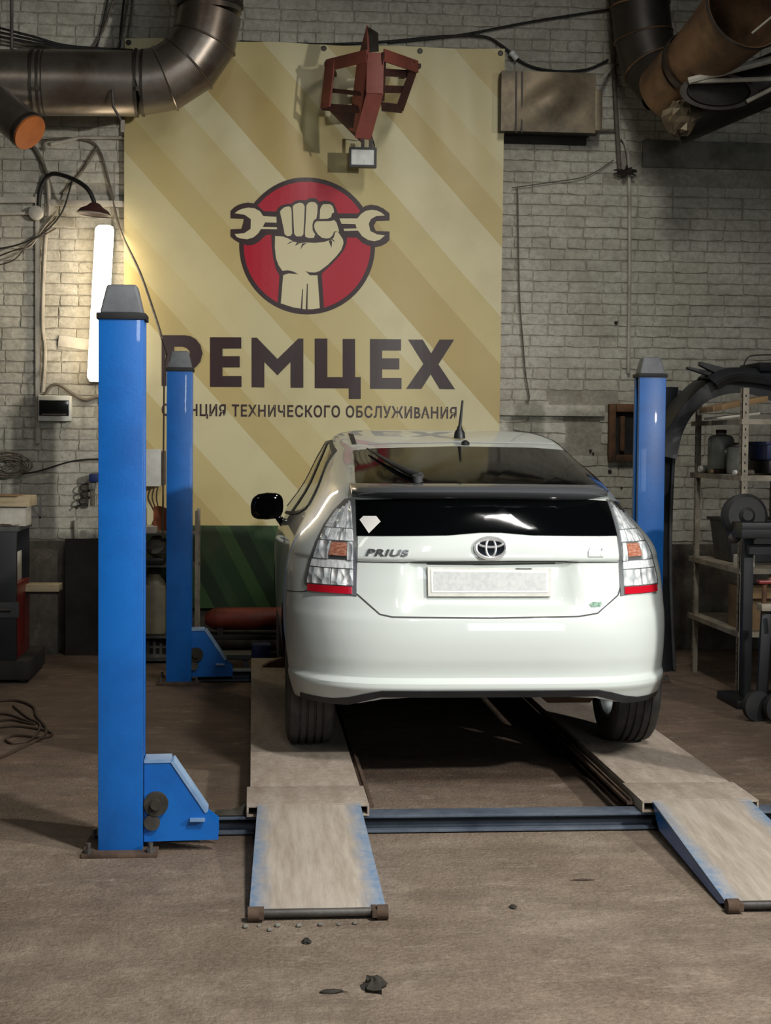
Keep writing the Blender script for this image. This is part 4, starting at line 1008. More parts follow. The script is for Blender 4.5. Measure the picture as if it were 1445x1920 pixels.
wall_line('cable', [(304, 636, 9.98), (312, 665, 9.95), (308, 700, 9.78), (306, 900, 9.78), (305, 1010, 9.78)], .006, m['cable_brown'], 'thin brown cable hanging down the side of the far left post', 'cable')
wall_line('conduit', [(95, 270), (150, 258), (240, 258)], .013, m['pale_conduit'], 'short pale level conduit on the bricks under the big duct', 'conduit', smooth_path=False)
wall_line('cable', [(-20, 893, WF), (60, 886, WF), (130, 866, WF), (175, 861, WF), (215, 862, WF)], .006, m['cable_black'], 'thin black cable drooping across the bricks towards the near post', 'cable')
cc = at(14, 872, WY-.06)
lo = []
for k in range(150):
    a = k*.36; r1 = .10+.05*math.sin(a*.31); lo.append(cc+Vector((r1*math.cos(a)*1.1+.03*math.sin(a*.13), -.02+.018*math.sin(a*.7), r1*.55*math.sin(a)+.02*math.cos(a*.21))))
tag(MB().tube(lo, .005, 6).build('wire_coil', m['cable_grey'], smooth=True), 'tangled coil of thin wire hung on the bricks below the fuse box', 'wire coil')
# drill with a coiled lead on a hook
dd = at(172, 905, WY-.1)
dl = thing('hand_drill', (dd.x, WY-.1, dd.z-.05), 'blue and grey hand drill with a coiled lead hung beside the near post', 'drill')
p, q = at(168, 888, WY-.1), at(190, 904, WY-.1); MB().box((p.x, WY-.16, q.z), (q.x, WY-.06, p.z)).build('motor', m['blue_plastic'], dl, bevel=.012)
p, q = at(167, 905, WY-.1), at(178, 918, WY-.1); MB().box((p.x, WY-.14, q.z), (q.x, WY-.07, p.z)).build('collar', m['pale_bottle'], dl, bevel=.008)
p, q = at(169, 918, WY-.1), at(178, 948, WY-.1); MB().box((p.x, WY-.13, q.z), (q.x, WY-.08, p.z)).build('handle', m['cable_grey'], dl, bevel=.01)
hx = []
for k in range(90):
    a = k*.25; c_ = at(157+4*math.sin(k*.05), 908+45*k/90, WY-.09); hx.append(c_+Vector((.035*math.cos(a), .02*math.sin(a), .012*math.sin(a))))
MB().tube(hx, .006, 6).build('coiled_lead', m['cable_black'], dl, smooth=True)
MB().box((dd.x, WY-.12, dd.z+.0), (dd.x+.01, WY, dd.z+.01)).build('hook', m['dirty_steel'], dl)
wp_ = at(110, 628, WF); wq = at(172, 650, WF)
tag(MB().box((wp_.x, WY-.02, wq.z), (wq.x, WY-.004, wp_.z), Matrix.Translation((wp_.x, 0, wp_.z)) @ Matrix.Rotation(.12, 4, 'Y') @ Matrix.Translation((-wp_.x, 0, -wp_.z))).build('plate', m['paper_white'], bevel=.004), 'tilted blank off-white plate on the bricks beside the tube light', 'plate')

# ------------------------------------------------------------------ fittings on the right of the wall
wall_line('wall_pipe', [(1143, -30), (1148, 60), (1152, 160), (1157, 250), (1162, 330)], .018, m['cable_grey'], 'upper grey pipe running up the wall beside the tarnished metal box', 'pipe')
wall_line('wall_pipe', [(1166, 258), (1174, 275), (1179, 320), (1180, 500), (1178, 700)], .014, m['pale_conduit'], 'pale upright pipe on the bricks between the banner and the far right post', 'pipe')
p = at(1172, 322, WY-.06)
cl = MB(); rr = random.Random(9)
for k in range(9):
    a = rr.uniform(0, 2*PI); e = p+Vector((.09*math.cos(a), rr.uniform(-.03, .05), .05*math.sin(a))); cl.tube([p, (p+e)/2+Vector((0, -.02, 0)), e], [.014, .012, .004], 6)
tag(cl.build('tape_wrap', m['grime_black']), 'dark torn tape wrapped where the two wall pipes meet', 'tape')
t0, t1 = at(940, 132, WY-.22), at(1128, 250, WY-.22)
tb = thing('metal_box', (t1.x, WY, t1.z), 'tarnished sheet metal box on the wall to the right of the banner top', 'metal box')
mb = MB(); nu, nv = 20, 12; vs = []
for j in range(nv+1):
    for i in range(nu+1):
        u, v = i/nu, j/nv; x = t0.x+(t1.x-.05-t0.x)*u; z = t1.z+(t0.z-t1.z)*v
        vs.append((x, WY-.22+-.045*math.sin(PI*u)*math.sin(PI*v)*(.5+.5*math.sin(7*u-5*v+.6)), z))
mb.add(vs, [(j*(nu+1)+i, j*(nu+1)+i+1, (j+1)*(nu+1)+i+1, (j+1)*(nu+1)+i) for j in range(nv) for i in range(nu)])
mb.build('dented_front', m['tarnish'], tb, smooth=60)
MB().box((t0.x, WY-.2, t1.z+.005), (t1.x-.06, WY+.005, t0.z-.005)).build('case', m['duct_dark'], tb)
MB().box((t1.x-.055, WY-.225, t1.z+.02), (t1.x, WY+.005, t0.z-.12)).build('side_flange', m['tarnish'], tb, bevel=.004)
for xx in (968, 979):
    p, q = at(xx, 134, WY-.23), at(xx, 248, WY-.23); MB().box((p.x-.006, WY-.235, q.z), (p.x+.006, WY-.2, p.z)).build('rib', m['duct_dark'], tb)
p, q = at(940, 250, WF), at(1152, 246, WF)
tag(MB().tube([p, q], .011, 8).build('wall_pipe', m['cable_grey'], smooth=True), 'thin level pipe along the lower edge of the tarnished metal box', 'pipe')
tag(MB().box((at(940, 270, WF).x, WY-.03, at(1100, 262, WF).z-.04), (at(1100, 262, WF).x, WY-.002, at(1100, 262, WF).z+.04)).build('ledge', m['grime_black'], bevel=.006), 'soot blackened ledge strip under the tarnished metal box', 'ledge')
for pts, lab in (([(450, 78), (600, 83), (720, 78), (830, 68), (905, 68), (940, 85), (985, 120), (1040, 133), (1100, 130), (1140, 112)], 'black cable sagging along the banner top and over the metal box'),
                 ([(730, 80), (860, 66), (1000, 40), (1142, 18)], 'straight black cable rising from the banner top to the wall pipe')):
    wall_line('cable', pts, .009, m['cable_black'], lab, 'cable')
ip, iq = at(957, 97, WF-.03), at(969, 111, WF-.03)
ins = thing('insulator', (ip.x, WY, iq.z), 'small white porcelain insulator on the wall beside the banner corner', 'insulator')
d = (iq-ip).normalized(); L = (iq-ip).length
MB().lathe([(.017, 0), (.024, .008), (.024, L*.4), (.018, L*.5), (.024, L*.6), (.022, L)], frame(ip, d), 16).build('body', m['lens_white'], ins, smooth=True)
MB().tube([ip.lerp(iq, .5), ip.lerp(iq, .5)+Vector((0, .06, 0))], .006, 8).build('pin', m['dirty_steel'], ins)
p, q = at(1128, 150, WY-.24), at(1151, 120, WF)
tag(MB().tube([p, q], .014, 8).build('pipe_stub', m['pale_conduit'], smooth=True), 'short slanted pale pipe stub at the corner of the metal box', 'pipe')
p, q = at(936, 758, WF), at(1133, 781, WF)
tag(MB().box((p.x, WY-.05, q.z), (q.x, WY+.003, p.z)).build('cable_channel', m['brick_paint'], bevel=.006), 'wide level whitewashed cable channel on the bricks right of the banner', 'trunking')
wall_line('wire', [(970, 350), (972, 480), (974, 560), (980, 640), (985, 700), (992, 745), (985, 755)], .005, m['cable_grey'], 'thin grey wire hanging down the bricks right of the banner', 'wire')
wall_line('wire', [(1150, 300), (1100, 330), (1030, 342), (960, 352)], .004, m['cable_grey'], 'thin loose wire crossing the bricks below the metal box', 'wire')
# rusty frame in the walled-up niche
n0, n1 = at(1143, 757, WY-.07), at(1215, 866, WY-.07)
nf = thing('wooden_frame', (n0.x, WY, n1.z), 'rusty brown frame with a dark recess on the wall beside the far right post', 'frame')
W_ = n1.x-n0.x
for (a, b, c, d) in ((0, .05, 0, 1), (W_-.05, W_, 0, 1), (.05, W_-.05, .86, 1), (.05, W_-.05, 0, .12)):
    H_ = n0.z-n1.z; MB().box((n0.x+a, WY-.07, n1.z+H_*c), (n0.x+b, WY+.004, n1.z+H_*d)).build('frame_bar', m['rust_wood'], nf, bevel=.008)
MB().box((n0.x+.04, WY-.02, n1.z+.02), (n1.x-.04, WY+.004, n0.z-.02)).build('back_board', m['grime_black'], nf)
MB().box((n0.x+.085, WY-.06, n1.z+.08), (n0.x+.12, WY-.015, n0.z-.09)).build('inner_post', m['rust_wood'], nf, bevel=.006)
for i, (px, py, r) in enumerate(((1155, 605, .014), (1107, 845, .01), (1112, 850, .008), (1143, 884, .016), (1165, 915, .008))):
    p = at(px, py, WY-.016); MB().lathe([(r, -.012), (r*.9, .002), (r*.2, .003)], frame(p, (0, -1, 0)), 10).build('drill_hole', m['grime_black'], wall)

# ------------------------------------------------------------------ shelving and things on the right
X0, X1, YA, YB_ = 2.97, 3.60, 9.22, 10.22
rk = thing('storage_rack', (3.28, 9.7, 0), 'pale metal storage rack of perforated angle posts beside the far right post', 'shelving')
SZ = [.395, .785, 1.355, 1.70]
for (x, y, sx, sy) in ((X0, YA, 1, 1), (X0, YB_, 1, -1), (X1, YA, -1, 1), (X1, YB_, -1, -1)):
    t = .004; wd = .042; x2, y2 = x+sx*wd, y+sy*wd
    p = MB().box((min(x, x2), min(y, y+sy*t), 0), (max(x, x2), max(y, y+sy*t), 1.89)).box((min(x, x+sx*t), min(y, y2), 0), (max(x, x+sx*t), max(y, y2), 1.89)).build('post', m['rack_paint'], rk)
    hb_ = MB()
    for k in range(36):
        z = .05+k*.051; hb_.box((x+sx*.018, y-sy*.0015, z), (x+sx*.026, y-sy*.0001, z+.014)) if sy > 0 else None
        hb_.box((min(x-sx*.0015, x), y+sy*.016, z), (max(x-sx*.0015, x), y+sy*.024, z+.014)) if sy > 0 else hb_.box((min(x-sx*.0015, x), y+sy*.024, z), (max(x-sx*.0015, x), y+sy*.016, z+.014))
    tag(hb_.build('slot_holes', m['rack_hole'], p), kind='stuff')
for z in SZ:
    s_ = MB().box((X0+.003, YA+.003, z-.004), (X1-.003, YB_+.10, z)).build('shelf', m['rack_paint'], rk)
    MB().box((X0-.002, YA-.002, z-.032), (X0+.003, YB_+.10, z)).build('shelf_lip', m['rack_paint'], s_)
    MB().box((X0+.003, YA-.002, z-.032), (X1, YA+.003, z)).build('shelf_lip', m['rack_paint'], s_)
def on(px, py, Y): return at(px, py, Y)
# cans, crates and bottles on the upper shelf
def can(name, x, y, z, r, h, material, label, cat, neck=True, group=None):
    c = thing(name, (x, y, z), label, cat, group)
    MB().lathe([(r*.92, 0), (r, .01), (r, h*.82), (r*.85, h*.9), (r*.4, h*.94), (r*.36, h)], Matrix.Translation((x, y, z)), 20).build('body', material, c, smooth=35)
    MB().lathe([(r*.42, h*.98), (r*.42, h*1.05), (r*.35, h*1.06)], Matrix.Translation((x, y, z)), 14).build('cap', m['dark_oxide'], c, smooth=35)
    return c
can('canister', 3.075, 9.98, 1.357, .085, .27, m['pale_bottle'], 'tall pale canister on the second highest rack shelf by the rear post', 'canister')
can('canister', 3.10, 9.70, 1.357, .07, .19, m['pale_bottle'], 'shorter grey canister on the second highest rack shelf before the blue crate', 'canister')
bc = thing('plastic_crate', (3.36, 9.62, 1.355), 'dark blue plastic crate on the second highest rack shelf', 'crate')
MB().box((3.22, 9.45, 1.363), (3.55, 9.85, 1.45)).build('base', m['black_plastic'], bc, bevel=.01)
MB().box((3.20, 9.43, 1.45), (3.57, 9.87, 1.56)).build('box', m['blue_plastic'], bc, bevel=.012)
MB().box((3.19, 9.42, 1.545), (3.58, 9.88, 1.565)).build('rim', m['blue_plastic'], bc, bevel=.004)
def lying(name, px, py, Y, r, L, material, label, cat, z=1.355, capm=None):
    p = on(px, py, Y); c = thing(name, (X0+.06, Y, z), label, cat)
    MB().tube([(X0+.015, Y, z+r), (X0+.015+L, Y+.05, z+r)], r, 16).build('body', material, c, smooth=35)
    MB().tube([(X0-.005, Y-.003, z+r), (X0+.015, Y, z+r)], r*.85, 16).build('cap', capm or m['white_plastic'], c, smooth=35)
lying('spray_can', 1420, 886, 9.36, .017, .12, m['cable_grey'], 'small pale spray can lying at the near end of the rack shelf', 'can')
lying('grease_tube', 1355, 880, 9.85, .016, .14, m['cable_brown'], 'brown tube lying on the rack shelf beside the rear post', 'tube', capm=m['cardboard'])
lying('glass_jar', 1320, 877, 10.10, .026, .09, m['pale_bottle'], 'small pale glass jar lying at the far end of the rack shelf', 'jar')
# lower shelves
bx = thing('cardboard_box', (3.2, 9.45, .395), 'brown cardboard box on the lowest rack shelf', 'box')
MB().box((3.03, 9.30, .396), (3.36, 9.62, .66)).build('carton', m['cardboard'], bx, bevel=.004)
MB().hexa([(3.02, 9.30, .66), (3.36, 9.30, .66), (3.36, 9.303, .66), (3.02, 9.303, .66)], [(3.02, 9.24, .60), (3.36, 9.24, .60), (3.36, 9.243, .604), (3.02, 9.243, .604)]).build('flap', m['cardboard'], bx)
pb = MB().box((3.0, 9.32, .785), (3.10, 9.44, .86)).build('parts_box', m['paper_white'], bevel=.006); tag(pb, 'small white carton on the middle rack shelf behind the dark machine', 'box')
pc = thing('plastic_tub', (3.3, 9.95, .785), 'dark grey plastic tub at the back of the middle rack shelf', 'tub')
MB().hexa([(3.08, 9.72, .787), (3.5, 9.72, .787), (3.5, 10.1, .787), (3.08, 10.1, .787)], [(3.05, 9.69, 1.05), (3.53, 9.69, 1.05), (3.53, 10.13, 1.05), (3.05, 10.13, 1.05)]).build('body', m['fender_grey'], pc, bevel=.012)
MB().box((3.035, 9.675, 1.045), (3.545, 10.145, 1.065)).build('lid', m['fender_black'], pc, bevel=.006)
# fenders and trim strips piled on top of the rack
def shell(name, path, prof, material, label, cat, th=.006):
    """sweep an open profile (offsets in x, y) along a path in the x-z plane"""
    n = len(path); vs = []; k = len(prof); P = [Vector(p) for p in path]
    for i, p in enumerate(P):
        d = (P[min(i+1, n-1)]-P[max(i-1, 0)]).normalized(); nn = Vector((-d.z, 0, d.x))
        for (a, b) in prof: vs.append(p+nn*a+Vector((0, b, 0)))
    for i, p in enumerate(P):
        d = (P[min(i+1, n-1)]-P[max(i-1, 0)]).normalized(); nn = Vector((-d.z, 0, d.x))
        for (a, b) in prof: vs.append(p+nn*(a-th)+Vector((0, b, 0)))
    o = n*k; fs = []
    for i in range(n-1):
        for j in range(k-1):
            fs.append((i*k+j, i*k+j+1, (i+1)*k+j+1, (i+1)*k+j)); fs.append((o+i*k+j, o+(i+1)*k+j, o+(i+1)*k+j+1, o+i*k+j+1))
        fs.append((i*k, (i+1)*k, o+(i+1)*k, o+i*k)); fs.append((i*k+k-1, o+i*k+k-1, o+(i+1)*k+k-1, (i+1)*k+k-1))
    fs.append(tuple(range(k))+tuple(range(o+k-1, o-1, -1))); e = (n-1)*k; fs.append(tuple(range(e, e+k))+tuple(range(o+e+k-1, o+e-1, -1)))
    return tag(MB().add(vs, fs).build(name, material, smooth=40), label, cat)
P = bez([on(1262, 860, 10.06), on(1272, 815, 10.06), on(1294, 775, 9.95), on(1325, 748, 9.85), on(1365, 735, 9.8), on(1410, 738, 9.75), on(1470, 760, 9.7)], 5)
shell('wheel_arch_liner', P, [(.10, -.02), (.13, .05), (.13, .25), (.09, .35)], m['fender_black'], 'long black curved wheel arch liner draped over the rack top', 'fender', .012)
shell('wheel_arch_liner', P, [(.0, -.045), (.05, -.05), (.10, -.03)], m['fender_grey'], 'dark grey curved lip lying under the black liner on the rack', 'fender', .012)
P = bez([on(1330, 712, 9.75), on(1350, 700, 9.75), on(1385, 694, 9.7), on(1430, 698, 9.65), on(1480, 706, 9.6)], 5)
shell('bumper_cover', P, [(-.07, -.05), (-.03, -.07), (.02, 0), (.03, .2), (-.0, .3)], m['fender_black'], 'black plastic bumper cover on top of the rack pile', 'bumper', .012)
tw = at(1393, 672, 9.8)
tray = MB(); p, q = at(1397, 700, 9.9), at(1480, 684, 9.9)
tray.hexa([(p.x, 9.6, p.z), (q.x, 9.6, p.z), (q.x, 9.95, p.z), (p.x, 9.95, p.z)], [(p.x-.02, 9.57, p.z+.055), (q.x, 9.57, p.z+.055), (q.x, 9.98, p.z+.055), (p.x-.02, 9.98, p.z+.055)])
tro = tag(tray.build('plastic_tray', m['fender_black'], bevel=.01), 'flat black plastic tray with a thin wire handle lying on the bumper cover', 'tray')
wl = [at(1394, 684, 9.85), at(1402, 670, 9.85), at(1418, 666, 9.85), at(1470, 665, 9.85)]
MB().tube(bez(wl, 5), .005, 6).build('wire_handle', m['cable_black'], tro, smooth=True)
for (a, b, c, lab) in (((1290, 689), (1368, 708), .03, 'narrow dark splinter strip sticking out left from the rack pile'), ((1313, 681), (1385, 704), .055, 'broad dark pointed strip sticking out left from the rack pile')):
    p, q = at(a[0], a[1], 9.7), at(b[0], b[1], 9.85); d = (q-p)
    MBs = MB().hexa([p+Vector((0, 0, -c*.25)), p+Vector((0, .06, -c*.25)), p+Vector((0, .06, c*.2)), p+Vector((0, 0, c*.2))], [q+Vector((0, 0, -c)), q+Vector((0, .1, -c)), q+Vector((0, .1, c*.5)), q+Vector((0, 0, c*.5))])
    tag(MBs.build('trim_strip', m['fender_grey'], bevel=.003), lab, 'trim strip')
for (a, b, z0, lab) in (((1336, 762), (1440, 742), .035, 'brown cardboard sheet under the black liner on the rack'), ((1345, 782), (1425, 773), .014, 'pale grey flat lath lying slanted on the rack top')):
    p, q = at(a[0], a[1], 9.5), at(b[0], b[1], 9.45)
    tag(MB().hexa([p+Vector((0, 0, -z0)), p+Vector((0, .3, -z0)), p+Vector((0, .3, 0)), p], [q+Vector((0, 0, -z0)), q+Vector((0, .3, -z0)), q+Vector((0, .3, 0)), q]).build('sheet', m['cardboard'] if z0 > .02 else m['pale_conduit'], bevel=.003), lab, 'sheet' if z0 > .02 else 'lath')
# tall dark panel standing between post and rack
pn = thing('door_panel', (2.80, 10.3, 0), 'tall dark car panel standing upright between the far right post and the rack', 'panel')
vs = []; nz = 24; prof = [(0, .0), (.05, -.03), (.12, -.03), (.17, .01)]
for j in range(nz+1):
    z = 1.93*j/nz; bow = .05*math.sin(PI*j/nz)
    for (a, b) in prof: vs.append((2.70+a-bow*.6, 10.28+b+bow, z))
for j in range(nz+1):
    z = 1.93*j/nz; bow = .05*math.sin(PI*j/nz)
    for (a, b) in prof: vs.append((2.70+a-bow*.6, 10.30+b+bow, z))
k = len(prof); o = (nz+1)*k; fs = []
for j in range(nz):
    for i in range(k-1): fs += [(j*k+i, j*k+i+1, (j+1)*k+i+1, (j+1)*k+i), (o+j*k+i, o+(j+1)*k+i, o+(j+1)*k+i+1, o+j*k+i+1)]
    fs += [(j*k, (j+1)*k, o+(j+1)*k, o+j*k), (j*k+k-1, o+j*k+k-1, o+(j+1)*k+k-1, (j+1)*k+k-1)]
fs += [tuple(range(k))+tuple(range(o+k-1, o-1, -1)), tuple(range(nz*k, nz*k+k))+tuple(range(o+nz*k+k-1, o+nz*k-1, -1))]
MB().add(vs, fs).build('skin', m['fender_black'], pn, smooth=40)
MB().tube([(2.868-.03*math.sin(PI*t/10), 10.262+.05*math.sin(PI*t/10), .0+1.9*t/10+.01) for t in range(11)], .012, 8).build('edge_seal', m['fender_grey'], pn, smooth=True)
# machine on a pole with a round head
mx, my = 2.93, 8.95
mc = thing('tyre_machine', (mx, my, 0), 'dark workshop machine with a round head on a pole before the rack', 'machine')
MB().box((mx-.11, my-.2, 0), (mx+.45, my+.2, .05)).build('base_plate', m['black_plastic'], mc, bevel=.008)
MB().box((mx-.03, my-.03, .05), (mx+.03, my+.03, .98)).build('column', m['fender_black'], mc, bevel=.005)
hd = at(1393, 968, my-.02)
MB().lathe([(.12, -.05), (.132, -.02), (.132, .05), (.11, .07), (.05, .07), (.03, .09)], frame(hd, (0, -1, .1)), 32).build('round_head', m['black_rubber'], mc, smooth=35)
p, q = at(1388, 980, 8.7), at(1530, 1010, 8.7)
MB().box((p.x, 8.68, q.z), (q.x, 8.95, p.z)).build('arm_box', m['black_plastic'], mc, bevel=.006)
MB().box((p.x, 8.672, q.z+.055), (q.x, 8.682, p.z-.004)).build('arm_cover', m['fender_black'], mc, bevel=.003)
cp = at(1378, 1008, my-.08)
MB().lathe([(.03, -.03), (.034, 0), (.02, .02), (.022, .035)], frame(cp, (.3, -1, .3)), 12).build('clamp', m['dirty_steel'], mc)
MB().box((mx-.01, my-.05, .98), (mx+.03, my+.03, hd.z)).build('neck', m['fender_black'], mc)
MB().box((mx-.02, my-.10, .90), (mx+.2, my-.0, .955)).build('arm_link', m['fender_black'], mc)
# trolley at the right edge
txp = fl(1418, 1352)
ty = txp.y
tl = thing('hand_trolley', (txp.x+.1, ty, 0), 'black two wheeled hand trolley with grey strut at the foot of the rack', 'trolley')
for dx, dy_, r in ((.0, .0, .085), (.10, -.06, .085)):
    MB().lathe([(.05, -.022), (r, -.018), (r, .018), (.05, .022), (.02, .026)], frame((txp.x+dx, ty+dy_, r), (.25, -1, 0)), 24).build('wheel', m['black_rubber'], tl, smooth=35)
MB().hexa([(txp.x-.0, ty-.0, .07), (txp.x+.06, ty-.0, .07), (txp.x+.06, ty+.03, .07), (txp.x-.0, ty+.03, .07)], [(txp.x+.02, ty+.0, .62), (txp.x+.08, ty, .62), (txp.x+.08, ty+.03, .62), (txp.x+.02, ty+.03, .62)]).build('upright', m['tool_black'], tl, bevel=.004)
MB().hexa([(txp.x+.07, ty-.05, .15), (txp.x+.3, ty-.05, .15), (txp.x+.3, ty-.02, .15), (txp.x+.07, ty-.02, .15)], [(txp.x+.10, ty-.05, .66), (txp.x+.3, ty-.05, .66), (txp.x+.3, ty-.02, .66), (txp.x+.10, ty-.02, .66)]).build('back_panel', m['fender_grey'], tl, bevel=.004)
MB().box((txp.x+.0, ty-.05, .62), (txp.x+.3, ty+.04, .66)).build('top_rail', m['rack_paint'], tl, bevel=.006)
MB().tube([(txp.x+.03, ty, .60), (txp.x+.03, ty, .76), (txp.x+.07, ty, .80)], .014, 10).build('grip', m['rust_wood'], tl, smooth=True)
MB().box((txp.x-.01, ty-.03, .77), (txp.x+.12, ty+.03, .79)).build('red_clip', m['tool_red'], tl, bevel=.006)
MB().tube([(txp.x+.06, ty-.06, .60), (txp.x+.07, ty-.06, .52)], .012, 10).build('pin', m['rack_paint'], tl, smooth=True)

# ------------------------------------------------------------------ tool cabinet on the left
cf = fl(57, 1283); Yc = cf.y+.02
xr_ = at(48, 1240, Yc).x
tc_ = thing('tool_cabinet', (xr_-.3, Yc+.3, 0), 'black tool cabinet with red side on a low wheeled dolly by the left wall', 'cabinet')
zb, zt = at(20, 1275, Yc).z, at(20, 1240, Yc).z
xd = at(55, 1260, Yc).x
MB().box((xr_-.75, Yc, zb), (xd, Yc+.75, zt)).build('dolly', m['grime_black'], tc_, bevel=.006)
for xx, yy in ((xd-.05, Yc+.06), (xd-.05, Yc+.66), (xr_-.65, Yc+.06), (xr_-.65, Yc+.66)):
    r = zb*.48
    MB().lathe([(r*.4, -.014), (r, -.012), (r, .012), (r*.4, .014)], frame((xx, yy, r), (1, .2, 0)), 18).build('castor', m['black_rubber'], tc_, smooth=35)
    MB().box((xx-.02, yy-.02, r), (xx+.02, yy+.02, zb)).build('castor_fork', m['dirty_steel'], tc_)
ct = at(20, 988, Yc+.03).z
xc = at(31, 1240, Yc+.03).x
cab = MB().box((xr_-.75, Yc+.03, zt), (xc, Yc+.06, ct)).build('front_panel', m['tool_black'], tc_, bevel=.003)
zr = at(40, 1090, Yc+.3).z
MB().box((xr_-.7, Yc+.06, zt), (xc-.002, Yc+.62, zr)).build('body', m['tool_red'], tc_, bevel=.006)
MB().box((xr_-.75, Yc+.60, zr), (xc-.002, Yc+.62, ct-.03)).build('back_panel', m['tool_black'], tc_)
MB().box((xc-.022, Yc+.06, zr), (xc-.002, Yc+.085, ct-.03)).build('corner_post', m['tool_black'], tc_)
MB().box((xr_-.75, Yc+.02, ct-.03), (xc+.012, Yc+.64, ct)).build('top', m['fender_grey'], tc_, bevel=.004)
p = at(8, 1143, Yc+.02); MB().tube([(p.x-.08, Yc+.012, p.z), (p.x+.04, Yc+.012, p.z)], .012, 10).build('drawer_handle', m['dirty_steel'], tc_, smooth=True)
MB().box((p.x-.09, Yc+.022, p.z-.05), (p.x+.09, Yc+.034, p.z+.045)).build('label_plate', m['fender_grey'], tc_)
p, q = at(34, 1015, Yc+.25), at(46, 1065, Yc+.25)
pp = MB().box((p.x-.02, Yc+.28, zr+.001), (p.x-.014, Yc+.5, zr+.19), Matrix.Translation((0, 0, 0))).build('document_stack', m['paper_white'], bevel=.002); tag(pp, 'white papers standing inside the open top bay of the tool cabinet', 'papers')
p, q = at(50, 1095, Yc+.5), at(113, 1111, Yc+.5)
MB().box((xc-.002, Yc+.42, q.z+.012), (q.x, Yc+.62, p.z)).build('side_shelf', m['wood_pale'], tc_, bevel=.004)
MB().box((xc-.002, Yc+.44, q.z-.005), (q.x-.015, Yc+.6, q.z+.012)).build('side_bracket', m['grime_black'], tc_)
# clutter on the cabinet
z1 = ct
cb1 = MB(); rr = random.Random(2); nu, nv = 9, 6; vs = []
for j in range(nv):
    for i in range(nu): vs.append((xr_-.55+.5*i/(nu-1), Yc+.1+.4*j/(nv-1), z1+.004+(.05*math.sin(i*.9+j*.6)**2+rr.uniform(0, .015))*(1 if 0 < i < nu-1 and 0 < j < nv-1 else .15)))
cb1.add(vs, [(j*nu+i, j*nu+i+1, (j+1)*nu+i+1, (j+1)*nu+i) for j in range(nv-1) for i in range(nu-1)])
tag(cb1.build('crumpled_cloth', m['rust_wood']), 'crumpled brown cloth lying on top of the tool cabinet', 'cloth')
p, q = at(-40, 930, Yc+.1), at(56, 950, Yc+.1)
st = thing('parts_carton', (q.x-.2, Yc+.3, z1), 'pale flat carton stacked on the tool cabinet top', 'carton')
MB().box((p.x, Yc+.08, q.z), (q.x, Yc+.42, p.z)).build('carton', m['wood_pale'], st, bevel=.003)
MB().box((p.x, Yc+.06, p.z), (q.x-.07, Yc+.3, p.z+.008)).build('flap', m['cardboard'], st)
MB().box((p.x+.05, Yc+.12, z1), (q.x-.03, Yc+.38, q.z)).build('carton_base', m['paper_white'], st, bevel=.003)
pt = at(62, 948, Yc+.3)
wb = thing('wall_bracket', (pt.x, Yc+.5, pt.z-.07), 'dark angled steel bracket leaning behind the carton on the cabinet', 'bracket')
MB().box((pt.x-.06, Yc+.44, pt.z-.09), (pt.x+.03, Yc+.47, pt.z-.075)).box((pt.x+.02, Yc+.44, pt.z-.09), (pt.x+.032, Yc+.47, pt.z+.02)).build('angle', m['fender_grey'], wb)
MB().hexa([(pt.x-.06, Yc+.45, pt.z+.02), (pt.x-.04, Yc+.45, pt.z+.02), (pt.x-.04, Yc+.46, pt.z+.02), (pt.x-.06, Yc+.46, pt.z+.02)], [(pt.x+.0, Yc+.45, pt.z-.08), (pt.x+.02, Yc+.45, pt.z-.08), (pt.x+.02, Yc+.46, pt.z-.08), (pt.x+.0, Yc+.46, pt.z-.08)]).build('brace', m['dirty_steel'], wb)
MB().box((pt.x-.06, Yc+.44, z1), (pt.x-.045, Yc+.47, pt.z-.075)).build('foot', m['fender_grey'], wb)
# extension lead on the floor
def floor_cable(pts, r, label):
    P = bez([fl(a, b)+Vector((0, 0, r)) for a, b in pts], 7); return tag(MB().tube(P, r, 7).build('floor_cable', m['cable_brown'], smooth=True), label, 'cable')
floor_cable([(-20, 1318), (30, 1316), (62, 1328), (68, 1345), (86, 1368), (80, 1385), (50, 1400), (20, 1415), (-10, 1428)], .008, 'brown cable curving over the floor from the tool cabinet towards the door')
floor_cable([(-20, 1340), (15, 1342), (45, 1352), (66, 1360), (50, 1358), (20, 1352), (-15, 1356)], .007, 'brown cable loop lying nearest to the dolly wheels')
floor_cable([(-15, 1368), (20, 1364), (50, 1366), (85, 1372), (98, 1380), (80, 1386), (45, 1382), (22, 1382), (12, 1390), (25, 1396), (60, 1388), (75, 1362), (52, 1348), (25, 1326)], .007, 'long brown cable looped loosely on the bare floor before the dolly')
# boards leaning on the plinth
def leaning(px0, px1, ptop, pbot, label, material, yb, yt):
    a = at(px0, pbot, yb); b = at(px1, pbot, yb); t0_ = at(px0, ptop, yt); t1_ = at(px1, ptop, yt)
    q = [Vector((a.x, yb, .0)), Vector((b.x, yb, .0)), Vector((t1_.x, yt, t1_.z)), Vector((t0_.x, yt, t0_.z))]
    tag(MB().hexa(q, [v+Vector((0, .012, 0)) for v in q]).build('leaning_board', material, bevel=.003), label, 'board')
leaning(122, 240, 1010, 1195, 'black soot stained board leaning against the plinth behind the near post', m['grime_black'], 11.15, 11.33)
leaning(52, 108, 1030, 1205, 'grey stained board leaning against the plinth beside the tool cabinet', m['plaster'], 11.2, 11.34)
p, q = at(138, 978, WY-.02), at(146, 1012, WY-.02)
tag(MB().tube([at(141, 976, WF), at(142, 1014, WF)], .016, 8).build('pipe_stub', m['grey_conduit'], smooth=True), 'short grey pipe stub above the black leaning board', 'pipe')

